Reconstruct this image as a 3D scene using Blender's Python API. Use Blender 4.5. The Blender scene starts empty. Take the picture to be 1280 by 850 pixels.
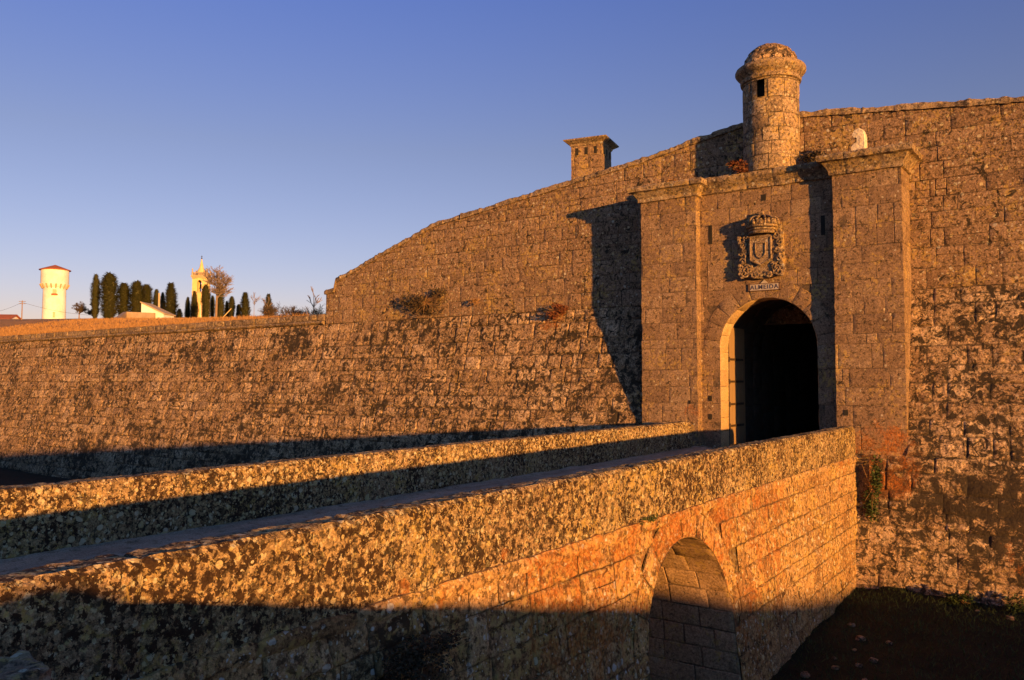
import bpy, math, random
import numpy as np
from mathutils import Vector
R = math.radians
C = bpy.context.scene.collection
# ---------------------------------------------------------------- camera, light, exposure
# axes: x runs along the fortress wall (right +), y runs along the bridge into the fortress, z up; bridge deck is z = 0
cd = bpy.data.cameras.new('camera'); cam = bpy.data.objects.new('camera', cd); C.objects.link(cam)
cam.location = (0, 0, 1.8); cam.rotation_euler = (R(92.84), 0, R(35.5))
cd.sensor_width = 36; cd.lens = 36*1029/1280; cd.clip_start = .05; cd.clip_end = 6000
sc = bpy.context.scene; sc.camera = cam
SUN = Vector((.91, -.41, 0)).normalized(); EL = R(3.75)
to_sun = Vector((SUN.x*math.cos(EL), SUN.y*math.cos(EL), math.sin(EL)))
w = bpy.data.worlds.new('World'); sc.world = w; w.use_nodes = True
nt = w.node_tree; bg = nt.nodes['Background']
sky = nt.nodes.new('ShaderNodeTexSky'); sky.sky_type = 'NISHITA'; sky.sun_disc = False
sky.sun_elevation = EL; sky.sun_rotation = math.atan2(SUN.x, SUN.y)
sky.air_density = 1.0; sky.dust_density = 0.6; sky.ozone_density = 3.0; sky.altitude = 700
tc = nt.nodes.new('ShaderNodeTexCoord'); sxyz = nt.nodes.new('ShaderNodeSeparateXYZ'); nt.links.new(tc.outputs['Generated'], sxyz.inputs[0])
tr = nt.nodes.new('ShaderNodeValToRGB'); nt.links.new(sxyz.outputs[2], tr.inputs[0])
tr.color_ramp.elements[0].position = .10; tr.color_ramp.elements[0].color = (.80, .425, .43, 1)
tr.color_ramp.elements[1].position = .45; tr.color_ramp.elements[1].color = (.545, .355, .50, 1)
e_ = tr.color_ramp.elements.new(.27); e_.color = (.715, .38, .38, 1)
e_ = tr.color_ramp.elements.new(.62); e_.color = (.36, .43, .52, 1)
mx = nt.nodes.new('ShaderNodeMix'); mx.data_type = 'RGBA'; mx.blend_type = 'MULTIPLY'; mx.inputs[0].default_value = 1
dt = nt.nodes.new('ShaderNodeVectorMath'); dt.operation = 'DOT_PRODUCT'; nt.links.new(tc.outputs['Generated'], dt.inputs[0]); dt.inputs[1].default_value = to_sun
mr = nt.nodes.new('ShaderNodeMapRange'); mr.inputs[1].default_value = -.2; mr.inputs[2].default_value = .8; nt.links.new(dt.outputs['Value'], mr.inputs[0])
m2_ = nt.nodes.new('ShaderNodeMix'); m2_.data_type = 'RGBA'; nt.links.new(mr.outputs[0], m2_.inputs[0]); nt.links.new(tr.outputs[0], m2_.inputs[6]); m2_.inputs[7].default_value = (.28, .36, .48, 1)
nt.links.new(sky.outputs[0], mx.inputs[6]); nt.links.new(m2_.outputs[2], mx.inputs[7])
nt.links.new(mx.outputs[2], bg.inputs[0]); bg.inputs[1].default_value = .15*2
sd = bpy.data.lights.new('sun', 'SUN'); sun = bpy.data.objects.new('sun', sd); C.objects.link(sun)
sd.energy = 5.0; sd.angle = R(.8); sd.color = (1.0, .46, .10)
sun.rotation_euler = to_sun.to_track_quat('Z', 'Y').to_euler(); sun.location = (30, -20, 20)
sc.view_settings.view_transform = 'Standard'; sc.view_settings.look = 'None'
sc.view_settings.gamma = 1; sc.view_settings.exposure = 1.0
sc.cycles.max_bounces = 6; sc.cycles.diffuse_bounces = 3

# ---------------------------------------------------------------- helpers
rng = np.random.default_rng(7); random.seed(7)
def _h(ix, iy, iz, seed):
    n = (ix*374761393 + iy*668265263 + iz*2147483647 + seed*1274126177) & 0xffffffff
    n = ((n ^ (n >> 13))*1274126177) & 0xffffffff
    return ((n ^ (n >> 16)) & 0xffff)/65535.0
def noise(p, seed=0):
    p = np.asarray(p, float); i = np.floor(p).astype(np.int64); f = p-i; f = f*f*(3-2*f); r = 0
    for dx in (0, 1):
        for dy in (0, 1):
            for dz in (0, 1):
                wgt = (f[..., 0] if dx else 1-f[..., 0])*(f[..., 1] if dy else 1-f[..., 1])*(f[..., 2] if dz else 1-f[..., 2])
                r = r + wgt*_h(i[..., 0]+dx, i[..., 1]+dy, i[..., 2]+dz, seed)
    return r*2-1
def fbm(p, seed=0, o=3, g=.5):
    r = 0; a = 1; p = np.asarray(p, float)
    for k in range(o): r = r + a*noise(p*(2.03**k), seed+k*17); a *= g
    return r

class MB:
    def __init__(s): s.v = []; s.f = []; s.c = []; s.n = 0
    def add(s, v, f, c=None):
        v = np.asarray(v, float).reshape(-1, 3); f = np.asarray(f, int)
        if c is None: c = np.tile([.5, .5, 1, 1], (len(v), 1))
        s.v.append(v); s.c.append(np.asarray(c, float).reshape(-1, 4))
        s.f.append(f+s.n); s.n += len(v)
    def grid(s, P, c=None, flip=False):      # P [ny,nx,3]
        ny, nx = P.shape[:2]; i = np.arange(ny*nx).reshape(ny, nx)
        q = np.stack([i[:-1, :-1], i[:-1, 1:], i[1:, 1:], i[1:, :-1]], -1).reshape(-1, 4)
        if flip: q = q[:, ::-1]
        s.add(P.reshape(-1, 3), q, None if c is None else c.reshape(-1, 4))
    def box(s, a, b, c=None):
        x0, y0, z0 = a; x1, y1, z1 = b
        v = [(x0,y0,z0),(x1,y0,z0),(x1,y1,z0),(x0,y1,z0),(x0,y0,z1),(x1,y0,z1),(x1,y1,z1),(x0,y1,z1)]
        s.add(v, [(0,3,2,1),(4,5,6,7),(0,1,5,4),(1,2,6,5),(2,3,7,6),(3,0,4,7)], c)
    def build(s, name, mat, parent=None, loc=None, smooth=True):
        v = np.concatenate(s.v); c = np.concatenate(s.c)
        me = bpy.data.meshes.new(name)
        org = np.zeros(3)
        if parent is not None:
            r = parent
            while r is not None: org = org+np.array(r.location); r = r.parent
        elif loc is not None: org = np.array(loc, float)
        v = v-org
        me.vertices.add(len(v)); me.vertices.foreach_set('co', v.astype(np.float32).ravel())
        fs = [f for f in s.f if len(f)]
        tot = np.concatenate([np.full(len(f), f.shape[1]) for f in fs]); idx = np.concatenate([f.ravel() for f in fs])
        me.loops.add(len(idx)); me.loops.foreach_set('vertex_index', idx.astype(np.int32))
        me.polygons.add(len(tot)); st = np.concatenate([[0], np.cumsum(tot)[:-1]])
        me.polygons.foreach_set('loop_start', st.astype(np.int32)); me.polygons.foreach_set('loop_total', tot.astype(np.int32))
        me.update(calc_edges=True); me.validate()
        a = me.color_attributes.new('blk', 'FLOAT_COLOR', 'POINT')
        if len(a.data) == len(c): a.data.foreach_set('color', c.astype(np.float32).ravel())
        me.polygons.foreach_set('use_smooth', np.full(len(me.polygons), smooth))
        if smooth: me.set_sharp_from_angle(angle=R(42))
        me.materials.append(mat)
        o = bpy.data.objects.new(name, me); C.objects.link(o)
        if parent is not None: o.parent = parent
        elif loc is not None: o.location = loc
        return o
def tag(o, label, cat, group=None):
    o['label'] = label; o['category'] = cat
    if group: o['group'] = group
    return o
def thing(name, label, cat, loc, group=None):
    o = bpy.data.objects.new(name, None); C.objects.link(o); o.location = loc; o.empty_display_size = .2
    return tag(o, label, cat, group)
def struct(o, kind='structure'): o['kind'] = kind; return o

# ---- plan paths
class Path:
    def __init__(s, pts):
        s.p = np.array(pts, float); d = np.diff(s.p, axis=0); l = np.hypot(d[:, 0], d[:, 1]); s.u = np.concatenate([[0], np.cumsum(l)]); s.L = s.u[-1]
        t = d/l[:, None]; s.n = np.stack([t[:, 1], -t[:, 0]], -1)   # right-hand side = outward
        s.corners = list(s.u[1:-1])
    def at(s, u):
        k = np.clip(np.searchsorted(s.u, u, side='right')-1, 0, len(s.n)-1)
        f = (u-s.u[k])/(s.u[k+1]-s.u[k]); P = s.p[k]+(s.p[k+1]-s.p[k])*f[..., None]
        N = s.n[k].copy()
        for j, cu in enumerate(s.corners):
            m = np.abs(u-cu) < 1e-4
            if m.any(): N[m] = s.n[j]+s.n[j+1]
        return P, N
def wallmap(path, batter=None):
    def P(u, v, d):
        p, n = path.at(u); off = batter(v) if batter else 0
        return np.stack([p[..., 0]+n[..., 0]*(d+off), p[..., 1]+n[..., 1]*(d+off), v+0*u], -1)
    return P
def courses(v0, v1, h, seed):
    r = np.random.default_rng(seed); v = [v0]
    while v[-1] < v1-.12: v.append(v[-1]+r.uniform(*h))
    v[-1] = v1; return v
def masonry(mb, P, u0, u1, cs, width, seed, gap=.010, edge=.03, rough=.010, out=.012, nx=7, ny=5, corners=(), clip=None, keep=None, split=.0, sink=.03, lost=0):
    r = np.random.default_rng(seed); B = []
    for a, b in zip(cs[:-1], cs[1:]):
        u = u0-r.uniform(0, width[0])
        while u < u1:
            wd = r.uniform(*width)*(1 if r.random() > .12 else .55); e = u+wd
            if u1-e < width[0]*.4: e = u1+.0
            x0, x1 = max(u, u0), min(e, u1)
            if x1-x0 > .05:
                if r.random() < split and b-a > .22:
                    m = a+(b-a)*r.uniform(.35, .65)
                    if r.random() < .5: B += [(x0, x1, a, m), (x0, x1, m, b)]
                    else:
                        k = x0+(x1-x0)*r.uniform(.3, .7); B += [(x0, k, a, b), (k, x1, a, m), (k, x1, m, b)]
                else: B.append((x0, x1, a, b))
            u = e
    B = np.array(B)
    if keep is not None: B = B[keep((B[:, 0]+B[:, 1])/2, (B[:, 2]+B[:, 3])/2)]
    if lost: B = B[r.random(len(B)) > lost]
    n = len(B); 
    ex = np.minimum(edge/(B[:, 1]-B[:, 0]), .3); ey = np.minimum(edge/(B[:, 3]-B[:, 2]), .3)
    fx = np.concatenate([[0], np.linspace(0, 1, nx-2), [1]]); fy = np.concatenate([[0], np.linspace(0, 1, ny-2), [1]])
    FX = np.tile(fx, (n, 1)); FX[:, 1:-1] = ex[:, None]+FX[:, 1:-1]*(1-2*ex[:, None])
    FY = np.tile(fy, (n, 1)); FY[:, 1:-1] = ey[:, None]+FY[:, 1:-1]*(1-2*ey[:, None])
    g = gap*r.uniform(.4, 1.6, (n, 1))
    U = B[:, :1]+g+(B[:, 1:2]-B[:, :1]-2*g)*FX; V = B[:, 2:3]+g+(B[:, 3:4]-B[:, 2:3]-2*g)*FY
    for cu in corners:
        for k in range(n):
            if B[k, 0]+.02 < cu < B[k, 1]-.02:
                j = 1+np.argmin(np.abs(U[k, 1:-1]-cu)); U[k, j] = cu
    UU = np.broadcast_to(U[:, None, :], (n, ny, nx)).copy(); VV = np.broadcast_to(V[:, :, None], (n, ny, nx)).copy()
    p3 = np.stack([UU*3.1, VV*3.1, np.full_like(UU, seed*.37)], -1)
    iscorner = np.zeros_like(UU, bool)
    for cu in corners: iscorner |= np.abs(UU-cu) < 1e-5
    jit = rough*.8
    UU = np.where(iscorner, UU, UU+jit*noise(p3*3, seed)); VV = VV+jit*noise(p3*3+9.1, seed+1)
    d = r.uniform(-1, 1, (n, 1, 1))*out + rough*fbm(np.stack([UU*6, VV*6, 0*UU+seed], -1), seed+3, 3)
    d = d+r.uniform(-1, 1, (n, 1, 1))*out*.5*(FX[:, None, :]-.5)+r.uniform(-1, 1, (n, 1, 1))*out*.5*(FY[:, :, None]-.5)
    bor = np.zeros((ny, nx), bool); bor[0] = bor[-1] = True; bor[:, 0] = bor[:, -1] = True
    d = np.where(bor[None], -sink*np.clip(.45+1.1*fbm(np.stack([UU*1.7, VV*1.7, 0*UU+seed*1.3], -1), seed+8, 2), .05, 1.1), d)
    inn = np.zeros((ny, nx)); inn[1:-1, 1:-1] = .65; inn[2:-2, 2:-2] = 1
    if clip is not None: UU, VV = clip(UU, VV)
    X = P(UU, VV, d)
    c = np.empty((n, ny, nx, 4)); c[..., 0] = r.random((n, 1, 1)); c[..., 1] = r.random((n, 1, 1)); c[..., 2] = inn[None]; c[..., 3] = 1
    i = np.arange(n*ny*nx).reshape(n, ny, nx)
    q = np.stack([i[:, :-1, :-1], i[:, :-1, 1:], i[:, 1:, 1:], i[:, 1:, :-1]], -1).reshape(-1, 4)
    mb.add(X, q, c)
def backing(mb, P, u0, u1, v0, v1, step=.3, depth=.022, clip=None, keep=None, corners=()):
    us = np.unique(np.concatenate([np.linspace(u0, u1, max(2, int((u1-u0)/step)+2)), [c for c in corners if u0 < c < u1]]))
    vs = np.linspace(v0, v1, max(2, int((v1-v0)/step)+2))
    UU, VV = np.meshgrid(us, vs); ny, nx = UU.shape
    i = np.arange(ny*nx).reshape(ny, nx); q = np.stack([i[:-1, :-1], i[:-1, 1:], i[1:, 1:], i[1:, :-1]], -1).reshape(-1, 4)
    if keep is not None:
        cu = (UU[:-1, :-1]+UU[1:, 1:])/2; cv = (VV[:-1, :-1]+VV[1:, 1:])/2; q = q[keep(cu, cv).ravel()]
    if clip is not None: UU, VV = clip(UU, VV)
    d = -depth+.006*noise(np.stack([UU*5, VV*5, 0*UU], -1), 5)
    c = np.zeros((ny, nx, 4)); c[..., 0] = .4; c[..., 3] = 1
    mb.add(P(UU, VV, d), q, c)
def sweep(mb, pos, prof, u0, u1, step, amp, seed, joint=(0, 0), fine=.05, closed=True, fr=5., sag=0):
    """profile (a,b) swept along u; pos(u,a,b)->xyz"""
    prof = [np.array(p, float) for p in prof]; pts = []; m = len(prof)
    for k in range(m if closed else m-1):
        a, b = prof[k], prof[(k+1) % m]; n = max(1, int(np.hypot(*(b-a))/fine))
        for j in range(n): pts.append(a+(b-a)*j/n)
    if not closed: pts.append(prof[-1])
    pts = np.array(pts); cen = pts.mean(0)
    nxt = np.roll(pts, -1, 0); prv = np.roll(pts, 1, 0)
    if not closed: nxt[-1] = pts[-1]; prv[0] = pts[0]
    tg = nxt-prv; nr = np.stack([tg[:, 1], -tg[:, 0]], -1); nr /= np.maximum(np.hypot(nr[:, 0], nr[:, 1]), 1e-6)[:, None]
    us = np.linspace(u0, u1, max(2, int((u1-u0)/step)+1)); U, K = np.meshgrid(us, np.arange(len(pts)), indexing='ij')
    rr = np.random.default_rng(seed); jd = np.zeros(len(us)); bid = np.zeros(len(us)); off = np.zeros(len(us))
    if joint[0]:
        x = u0-rr.uniform(0, joint[0]); last = u0; k = 0
        while x < u1:
            x2 = x+rr.uniform(*joint); m2 = (us >= x) & (us < x2); bid[m2] = rr.random(); off[m2] = rr.uniform(-1, 1)
            jd = np.maximum(jd, np.exp(-((us-x2)/(.016+step*.45))**2)); x = x2
    nz = fbm(np.stack([U*fr, pts[K][..., 0]*fr, pts[K][..., 1]*fr], -1), seed, 4, .6)
    d = amp*nz-jd[:, None]*.022+off[:, None]*amp*.5
    A = pts[K][..., 0]+nr[K][..., 0]*d; Bq = pts[K][..., 1]+nr[K][..., 1]*d
    X = pos(U, A, Bq)
    c = np.ones((*U.shape, 4)); c[..., 0] = bid[:, None]; c[..., 1] = (bid[:, None]*7.3) % 1; c[..., 2] = 1-jd[:, None]*.9
    i = np.arange(U.size).reshape(U.shape)
    if closed: i = np.concatenate([i, i[:, :1]], 1)
    q = np.stack([i[:-1, :-1], i[1:, :-1], i[1:, 1:], i[:-1, 1:]], -1).reshape(-1, 4)
    mb.add(X, q, c)
    if closed:
        for e, s_ in ((0, 1), (-1, -1)):
            cc = X[e].mean(0); vv = np.concatenate([X[e], [cc]]); n = len(X[e])
            f = np.array([(k, (k+1) % n, n)[::s_] for k in range(n)]); mb.add(vv, f, np.concatenate([c[e], c[e][:1]]))
def lathe(mb, prof, cx, cy, seg=48, amp=0, seed=0, jz=None):
    a = np.linspace(0, 2*np.pi, seg+1); pr = np.array(prof, float)
    A, K = np.meshgrid(a, np.arange(len(pr)), indexing='ij'); r = pr[K][..., 0]; z = pr[K][..., 1]
    d = amp*fbm(np.stack([np.cos(A)*r*6, np.sin(A)*r*6, z*6], -1), seed, 3)*np.minimum(1, r*8)
    X = np.stack([cx+(r+d)*np.cos(A), cy+(r+d)*np.sin(A), z], -1)
    X[-1] = X[0]; mb.grid(X, None, flip=False)
def tube(mb, p0, p1, r0, r1, n=5):
    p0, p1 = Vector(p0), Vector(p1); d = (p1-p0).normalized(); a = d.orthogonal().normalized(); b = d.cross(a); v = []
    for p, r in ((p0, r0), (p1, r1)):
        for k in range(n): t = 2*math.pi*k/n; v.append(p+(a*math.cos(t)+b*math.sin(t))*r)
    mb.add([tuple(q) for q in v], [(k, (k+1) % n, n+(k+1) % n, n+k) for k in range(n)])
def rock(mb, c, r, seed, sub=10, amp=.25):
    a = np.linspace(0, 2*np.pi, sub*2+1); b = np.linspace(0, np.pi, sub+1); A, B_ = np.meshgrid(a, b, indexing='ij')
    D = np.stack([np.sin(B_)*np.cos(A), np.sin(B_)*np.sin(A), np.cos(B_)], -1)
    D = D/np.maximum(np.abs(D).max(-1, keepdims=True), .62)*.8
    D = D*(1+amp*fbm(D*1.6+seed*3.3, seed, 3))[..., None]; D[-1] = D[0]
    mb.grid(D*np.array(r)+np.array(c))

# ---------------------------------------------------------------- materials
class NT:
    def __init__(s, name):
        s.m = bpy.data.materials.new(name); s.m.use_nodes = True; s.t = s.m.node_tree
        s.b = s.t.nodes['Principled BSDF']; s.b.inputs['Specular IOR Level'].default_value = .2; s.b.inputs['Roughness'].default_value = .9
        s.pos = s.t.nodes.new('ShaderNodeNewGeometry').outputs['Position']
    def new(s, ty, **k):
        n = s.t.nodes.new(ty)
        for a, v in k.items(): setattr(n, a, v)
        return n
    def put(s, i, v):
        if isinstance(v, bpy.types.NodeSocket): s.t.links.new(v, i)
        elif isinstance(v, (tuple, list)) and len(v) == 3 and i.type == 'RGBA': i.default_value = (*v, 1)
        else: i.default_value = v
    def noise3(s, scale):
        n = s.new('ShaderNodeTexNoise'); n.inputs['Scale'].default_value = scale; n.inputs['Detail'].default_value = 3; s.put(n.inputs['Vector'], s.pos); return n.outputs['Color']
    def noise(s, scale, detail=5, rough=.6, dist=0, co=None, off=0):
        n = s.new('ShaderNodeTexNoise'); n.inputs['Scale'].default_value = scale; n.inputs['Detail'].default_value = detail
        n.inputs['Roughness'].default_value = rough; n.inputs['Distortion'].default_value = dist
        c = s.pos if co is None else co
        if off: c = s.vadd(c, (off, off*.7, -off))
        s.put(n.inputs['Vector'], c); return n.outputs['Fac']
    def vadd(s, a, b):
        n = s.new('ShaderNodeVectorMath', operation='ADD'); s.put(n.inputs[0], a); s.put(n.inputs[1], b); return n.outputs[0]
    def vmul(s, a, b):
        n = s.new('ShaderNodeVectorMath', operation='MULTIPLY'); s.put(n.inputs[0], a); s.put(n.inputs[1], b); return n.outputs[0]
    def vor(s, scale, feat='F1', co=None, rand=1):
        n = s.new('ShaderNodeTexVoronoi', feature=feat); n.inputs['Scale'].default_value = scale; n.inputs['Randomness'].default_value = rand
        s.put(n.inputs['Vector'], s.pos if co is None else co); return n
    def math(s, op, a, b=0., c=None, clamp=False):
        n = s.new('ShaderNodeMath', operation=op, use_clamp=clamp); s.put(n.inputs[0], a); s.put(n.inputs[1], b)
        if c is not None: s.put(n.inputs[2], c)
        return n.outputs[0]
    def ramp(s, f, a, b, lo=0., hi=1.):
        n = s.new('ShaderNodeMapRange', interpolation_type='SMOOTHSTEP'); s.put(n.inputs[0], f)
        for k, v in zip((1, 2, 3, 4), (a, b, lo, hi)): s.put(n.inputs[k], v)
        return n.outputs[0]
    def mix(s, f, a, b, mode='MIX'):
        n = s.new('ShaderNodeMix', data_type='RGBA', blend_type=mode); s.put(n.inputs[0], f); s.put(n.inputs[6], a); s.put(n.inputs[7], b); return n.outputs[2]
    def bump(s, h, strength=.5, dist=.02, nrm=None):
        n = s.new('ShaderNodeBump'); n.inputs['Strength'].default_value = strength; n.inputs['Distance'].default_value = dist
        s.put(n.inputs['Height'], h)
        if nrm is not None: s.put(n.inputs['Normal'], nrm)
        return n.outputs[0]
    def end(s, col, nrm=None, rough=None):
        s.put(s.b.inputs['Base Color'], col)
        if nrm is not None: s.put(s.b.inputs['Normal'], nrm)
        if rough is not None: s.put(s.b.inputs['Roughness'], rough)
        return s.m
def stone(name, a=(.30, .225, .16), b=(.40, .31, .22), c=(.22, .165, .12), moss=.45, mossz=None, pale=.3, ochre=.3, red=.1, spots=(), grain=28, bumpd=.02, mosscol=(.02, .018, .013), blocky=.7, palecol=(.50, .45, .36), ochrecol=(.44, .29, .09), joint=.65, topdisc=0., disca=(.56, .44, .26), discb=(.54, .36, .13), pitcol=(.05, .028, .015), crust=.5, blotch=0., pits=0., nms=4.5, mosspts=(), bls=8.5, peb=0., pebs=20.):
    s = NT(name); at = s.new('ShaderNodeVertexColor', layer_name='blk'); sp = s.new('ShaderNodeSeparateColor'); s.put(sp.inputs[0], at.outputs[0])
    r1, r2, inn = sp.outputs[0], sp.outputs[1], sp.outputs[2]
    nb = s.noise(.55, 4); nm = s.noise(nms, 7, .65); ng = s.noise(grain, 8, .72); nf = s.noise(grain*4.2, 4, .6)
    t = s.math('MULTIPLY_ADD', r1, blocky, s.math('MULTIPLY_ADD', s.math('SUBTRACT', nm, .5), 1.6, .5-blocky/2))
    col = s.mix(s.ramp(t, 0, .55), c, a); col = s.mix(s.ramp(t, .5, 1.05), col, b)
    col = s.mix(s.math('MULTIPLY', s.ramp(r2, .6, 1), .35), col, (.40, .27, .17))
    # grain: mineral speckle of the granite
    col = s.mix(.8, col, s.mix(s.ramp(ng, .34, .68), (.42, .40, .38), (1.35, 1.35, 1.35)), 'MULTIPLY')
    col = s.mix(.6, col, s.mix(s.ramp(nf, .35, .65), (.55, .55, .55), (1.35, 1.35, 1.35)), 'MULTIPLY')
    if peb:
        pw = s.vadd(s.pos, s.vmul(s.noise3(pebs*1.3), (.9/pebs,)*3)); pv = s.vor(pebs, 'F1', pw); pe = s.vor(pebs, 'DISTANCE_TO_EDGE', pw)
        ps = s.new('ShaderNodeSeparateColor'); s.put(ps.inputs[0], pv.outputs['Color'])
        pv2 = s.vor(pebs*2.6, 'F1', pw); ps2 = s.new('ShaderNodeSeparateColor'); s.put(ps2.inputs[0], pv2.outputs['Color'])
        tone = s.math('MULTIPLY', s.math('MULTIPLY_ADD', ps.outputs[0], .75, .62), s.math('MULTIPLY_ADD', ps2.outputs[0], .6, .70))
        tv = s.new('ShaderNodeCombineColor'); s.put(tv.inputs[0], tone); s.put(tv.inputs[1], tone); s.put(tv.inputs[2], tone)
        col = s.mix(peb, col, tv.outputs[0], 'MULTIPLY')
        crack = s.ramp(pe.outputs['Distance'], .0, .14, 1, 0)
        col = s.mix(s.math('MULTIPLY', s.math('MULTIPLY', crack, peb*.75), s.ramp(ps.outputs[1], .3, .6)), col, (.06, .04, .022))
    # ochre crust, fine and broad
    no = s.noise(11, 6, .7, 0, None, 13); no2 = s.noise(1.3, 3, .5, 0, None, 5)
    fo = s.ramp(s.math('ADD', no, s.math('MULTIPLY', no2, .6)), .98-ochre*.4, 1.08-ochre*.4)
    col = s.mix(s.math('MULTIPLY', fo, .75), col, ochrecol)
    # pale round lichens
    jig = s.new('ShaderNodeTexNoise'); jig.inputs['Scale'].default_value = 22; jig.inputs['Detail'].default_value = 3; s.put(jig.inputs['Vector'], s.pos)
    wob = s.vadd(s.pos, s.vmul(jig.outputs['Color'], (.045, .045, .045)))
    for sc_, th, off in ((7.5, .30, 0), (17, .34, 3.3)):
        v = s.vor(sc_, 'F1', s.vadd(wob, (off, off, off))); vs = s.new('ShaderNodeSeparateColor'); s.put(vs.inputs[0], v.outputs['Color'])
        on = s.ramp(vs.outputs[0], 1-pale*.75, 1-pale*.75+.03); rad = s.math('MULTIPLY_ADD', vs.outputs[1], .22, th-.14)
        disc = s.math('LESS_THAN', v.outputs['Distance'], rad)
        f = s.math('MULTIPLY', s.math('MULTIPLY', on, disc), s.ramp(ng, .3, .5, .45, .95))
        pc = s.mix(vs.outputs[2], palecol, (palecol[0]*.95, palecol[1]*.8, palecol[2]*.45))
        col = s.mix(f, col, pc)
    # dark moss and black crust
    mn = s.noise(3.2, 9, .74, .4, None, 31); ml = s.noise(.42, 3, .5, 0, None, 17)
    mm = s.math('ADD', mn, s.math('MULTIPLY', s.math('SUBTRACT', ml, .5), .55))
    th = .80-moss*.42
    for (cx, cy, cz, rad, amt) in mosspts:
        dv = s.new('ShaderNodeVectorMath', operation='DISTANCE'); s.put(dv.inputs[0], s.pos); dv.inputs[1].default_value = (cx, cy, cz)
        mm = s.math('ADD', mm, s.ramp(dv.outputs['Value'], rad*.2, rad, amt, 0))
    if mossz:
        sx = s.new('ShaderNodeSeparateXYZ'); s.put(sx.inputs[0], s.pos); mm = s.math('ADD', mm, s.ramp(sx.outputs[2], mossz[0], mossz[1], mossz[2], 0))
    fm = s.ramp(mm, th-.03, th+.045)
    fm = s.math('MAXIMUM', fm, s.math('MULTIPLY', s.ramp(s.noise(13, 6, .75, 0, None, 77), .60-crust*.12, .66-crust*.12), .8))
    if blotch:
        bn = s.math('ADD', s.noise(bls, 6, .66, .8, None, 91), s.math('MULTIPLY', s.math('SUBTRACT', s.noise(.8, 3, .5, 0, None, 23), .5), .30))
        fm = s.math('MAXIMUM', fm, s.ramp(bn, .66-blotch*.2, .70-blotch*.2))
    if pits:
        pass
    mc = s.mix(s.noise(20, 4), mosscol, (.045, .034, .022))
    col = s.mix(s.math('MULTIPLY', fm, .95), col, mc)
    if pits:
        col = s.mix(s.ramp(s.math('ADD', s.noise(17, 6, .72, .3, None, 3), s.math('MULTIPLY', s.math('SUBTRACT', s.noise(1.7, 4, .6, 0, None, 8), .5), .35)), .60-pits*.09, .635-pits*.09), col, pitcol)
    if topdisc:
        for sc_, off in ((9, 1.7), (17, 5.1), (34, 9.)):
            v = s.vor(sc_, 'F1', s.vadd(wob, (off, off, off))); vs = s.new('ShaderNodeSeparateColor'); s.put(vs.inputs[0], v.outputs['Color'])
            rad = s.math('MULTIPLY_ADD', vs.outputs[1], .20, .20); disc = s.ramp(s.math('SUBTRACT', rad, v.outputs['Distance']), 0, .03)
            f = s.math('MULTIPLY', disc, s.ramp(vs.outputs[0], 1-topdisc*.42, 1-topdisc*.42+.02)); f = s.math('MULTIPLY', f, s.ramp(ng, .3, .5, .55, 1))
            col = s.mix(f, col, s.mix(vs.outputs[2], disca, discb))
    # orange-red lichen streaks round given spots
    rn = s.noise(5, 8, .72, .6, s.vmul(s.pos, (1, 1, .55)), 41); rfac = s.ramp(rn, .80-red*.3, .86-red*.3)
    for (cx, cy, cz, rad, amt) in spots:
        dv = s.new('ShaderNodeVectorMath', operation='DISTANCE'); s.put(dv.inputs[0], s.pos); dv.inputs[1].default_value = (cx, cy, cz)
        fall = s.ramp(dv.outputs['Value'], rad*.25, rad, amt, 0)
        f2 = s.math('MULTIPLY', fall, 1); f2 = s.ramp(s.math('MULTIPLY_ADD', fall, .30, rn), .74, .80)
        rfac = s.math('MAXIMUM', rfac, s.math('MULTIPLY', f2, s.ramp(fall, 0, .12)))
    rc = s.mix(s.noise(9, 3), (.36, .085, .018), (.44, .19, .04))
    rc = s.mix(.9, rc, s.mix(s.ramp(ng, .34, .66), (.35, .33, .32), (1.3, 1.3, 1.3)), 'MULTIPLY')
    col = s.mix(s.math('MULTIPLY', rfac, s.math('MULTIPLY', s.ramp(s.noise(24, 5, .7, 0, None, 61), .38, .58, .25, .92), s.ramp(s.noise(2.3, 6, .7, .5, None, 63), .40, .60, .12, 1))), col, rc)
    # dirt in the joints
    col = s.mix(s.math('MULTIPLY', s.ramp(inn, .0, .7, joint, 0), s.ramp(s.noise(1.9, 5, .6, 0, None, 55), .40, .60, .08, 1)), col, (.05, .04, .03))
    h = s.math('ADD', s.math('MULTIPLY', ng, .7), s.math('ADD', s.math('MULTIPLY', nf, .22), s.math('MULTIPLY', nm, .9)))
    h = s.math('ADD', h, s.math('MULTIPLY', fm, -.35 if (blotch or pits) else .1))
    if peb: h = s.math('ADD', h, s.math('MULTIPLY', s.math('MINIMUM', pe.outputs['Distance'], .35), peb*1.6))
    return s.end(col, s.bump(h, 1.0, bumpd))
def plain(name, a, b=None, scale=8, rough=.9, bump=0, detail=5, obj=False):
    s = NT(name); co = None
    if obj: co = s.new('ShaderNodeTexCoord').outputs['Object']
    b = b or tuple(x*.7 for x in a); n = s.noise(scale, detail, .65, 0, co)
    return s.end(s.mix(s.ramp(n, .3, .7), a, b), s.bump(n, 1, bump) if bump else None, rough)

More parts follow.
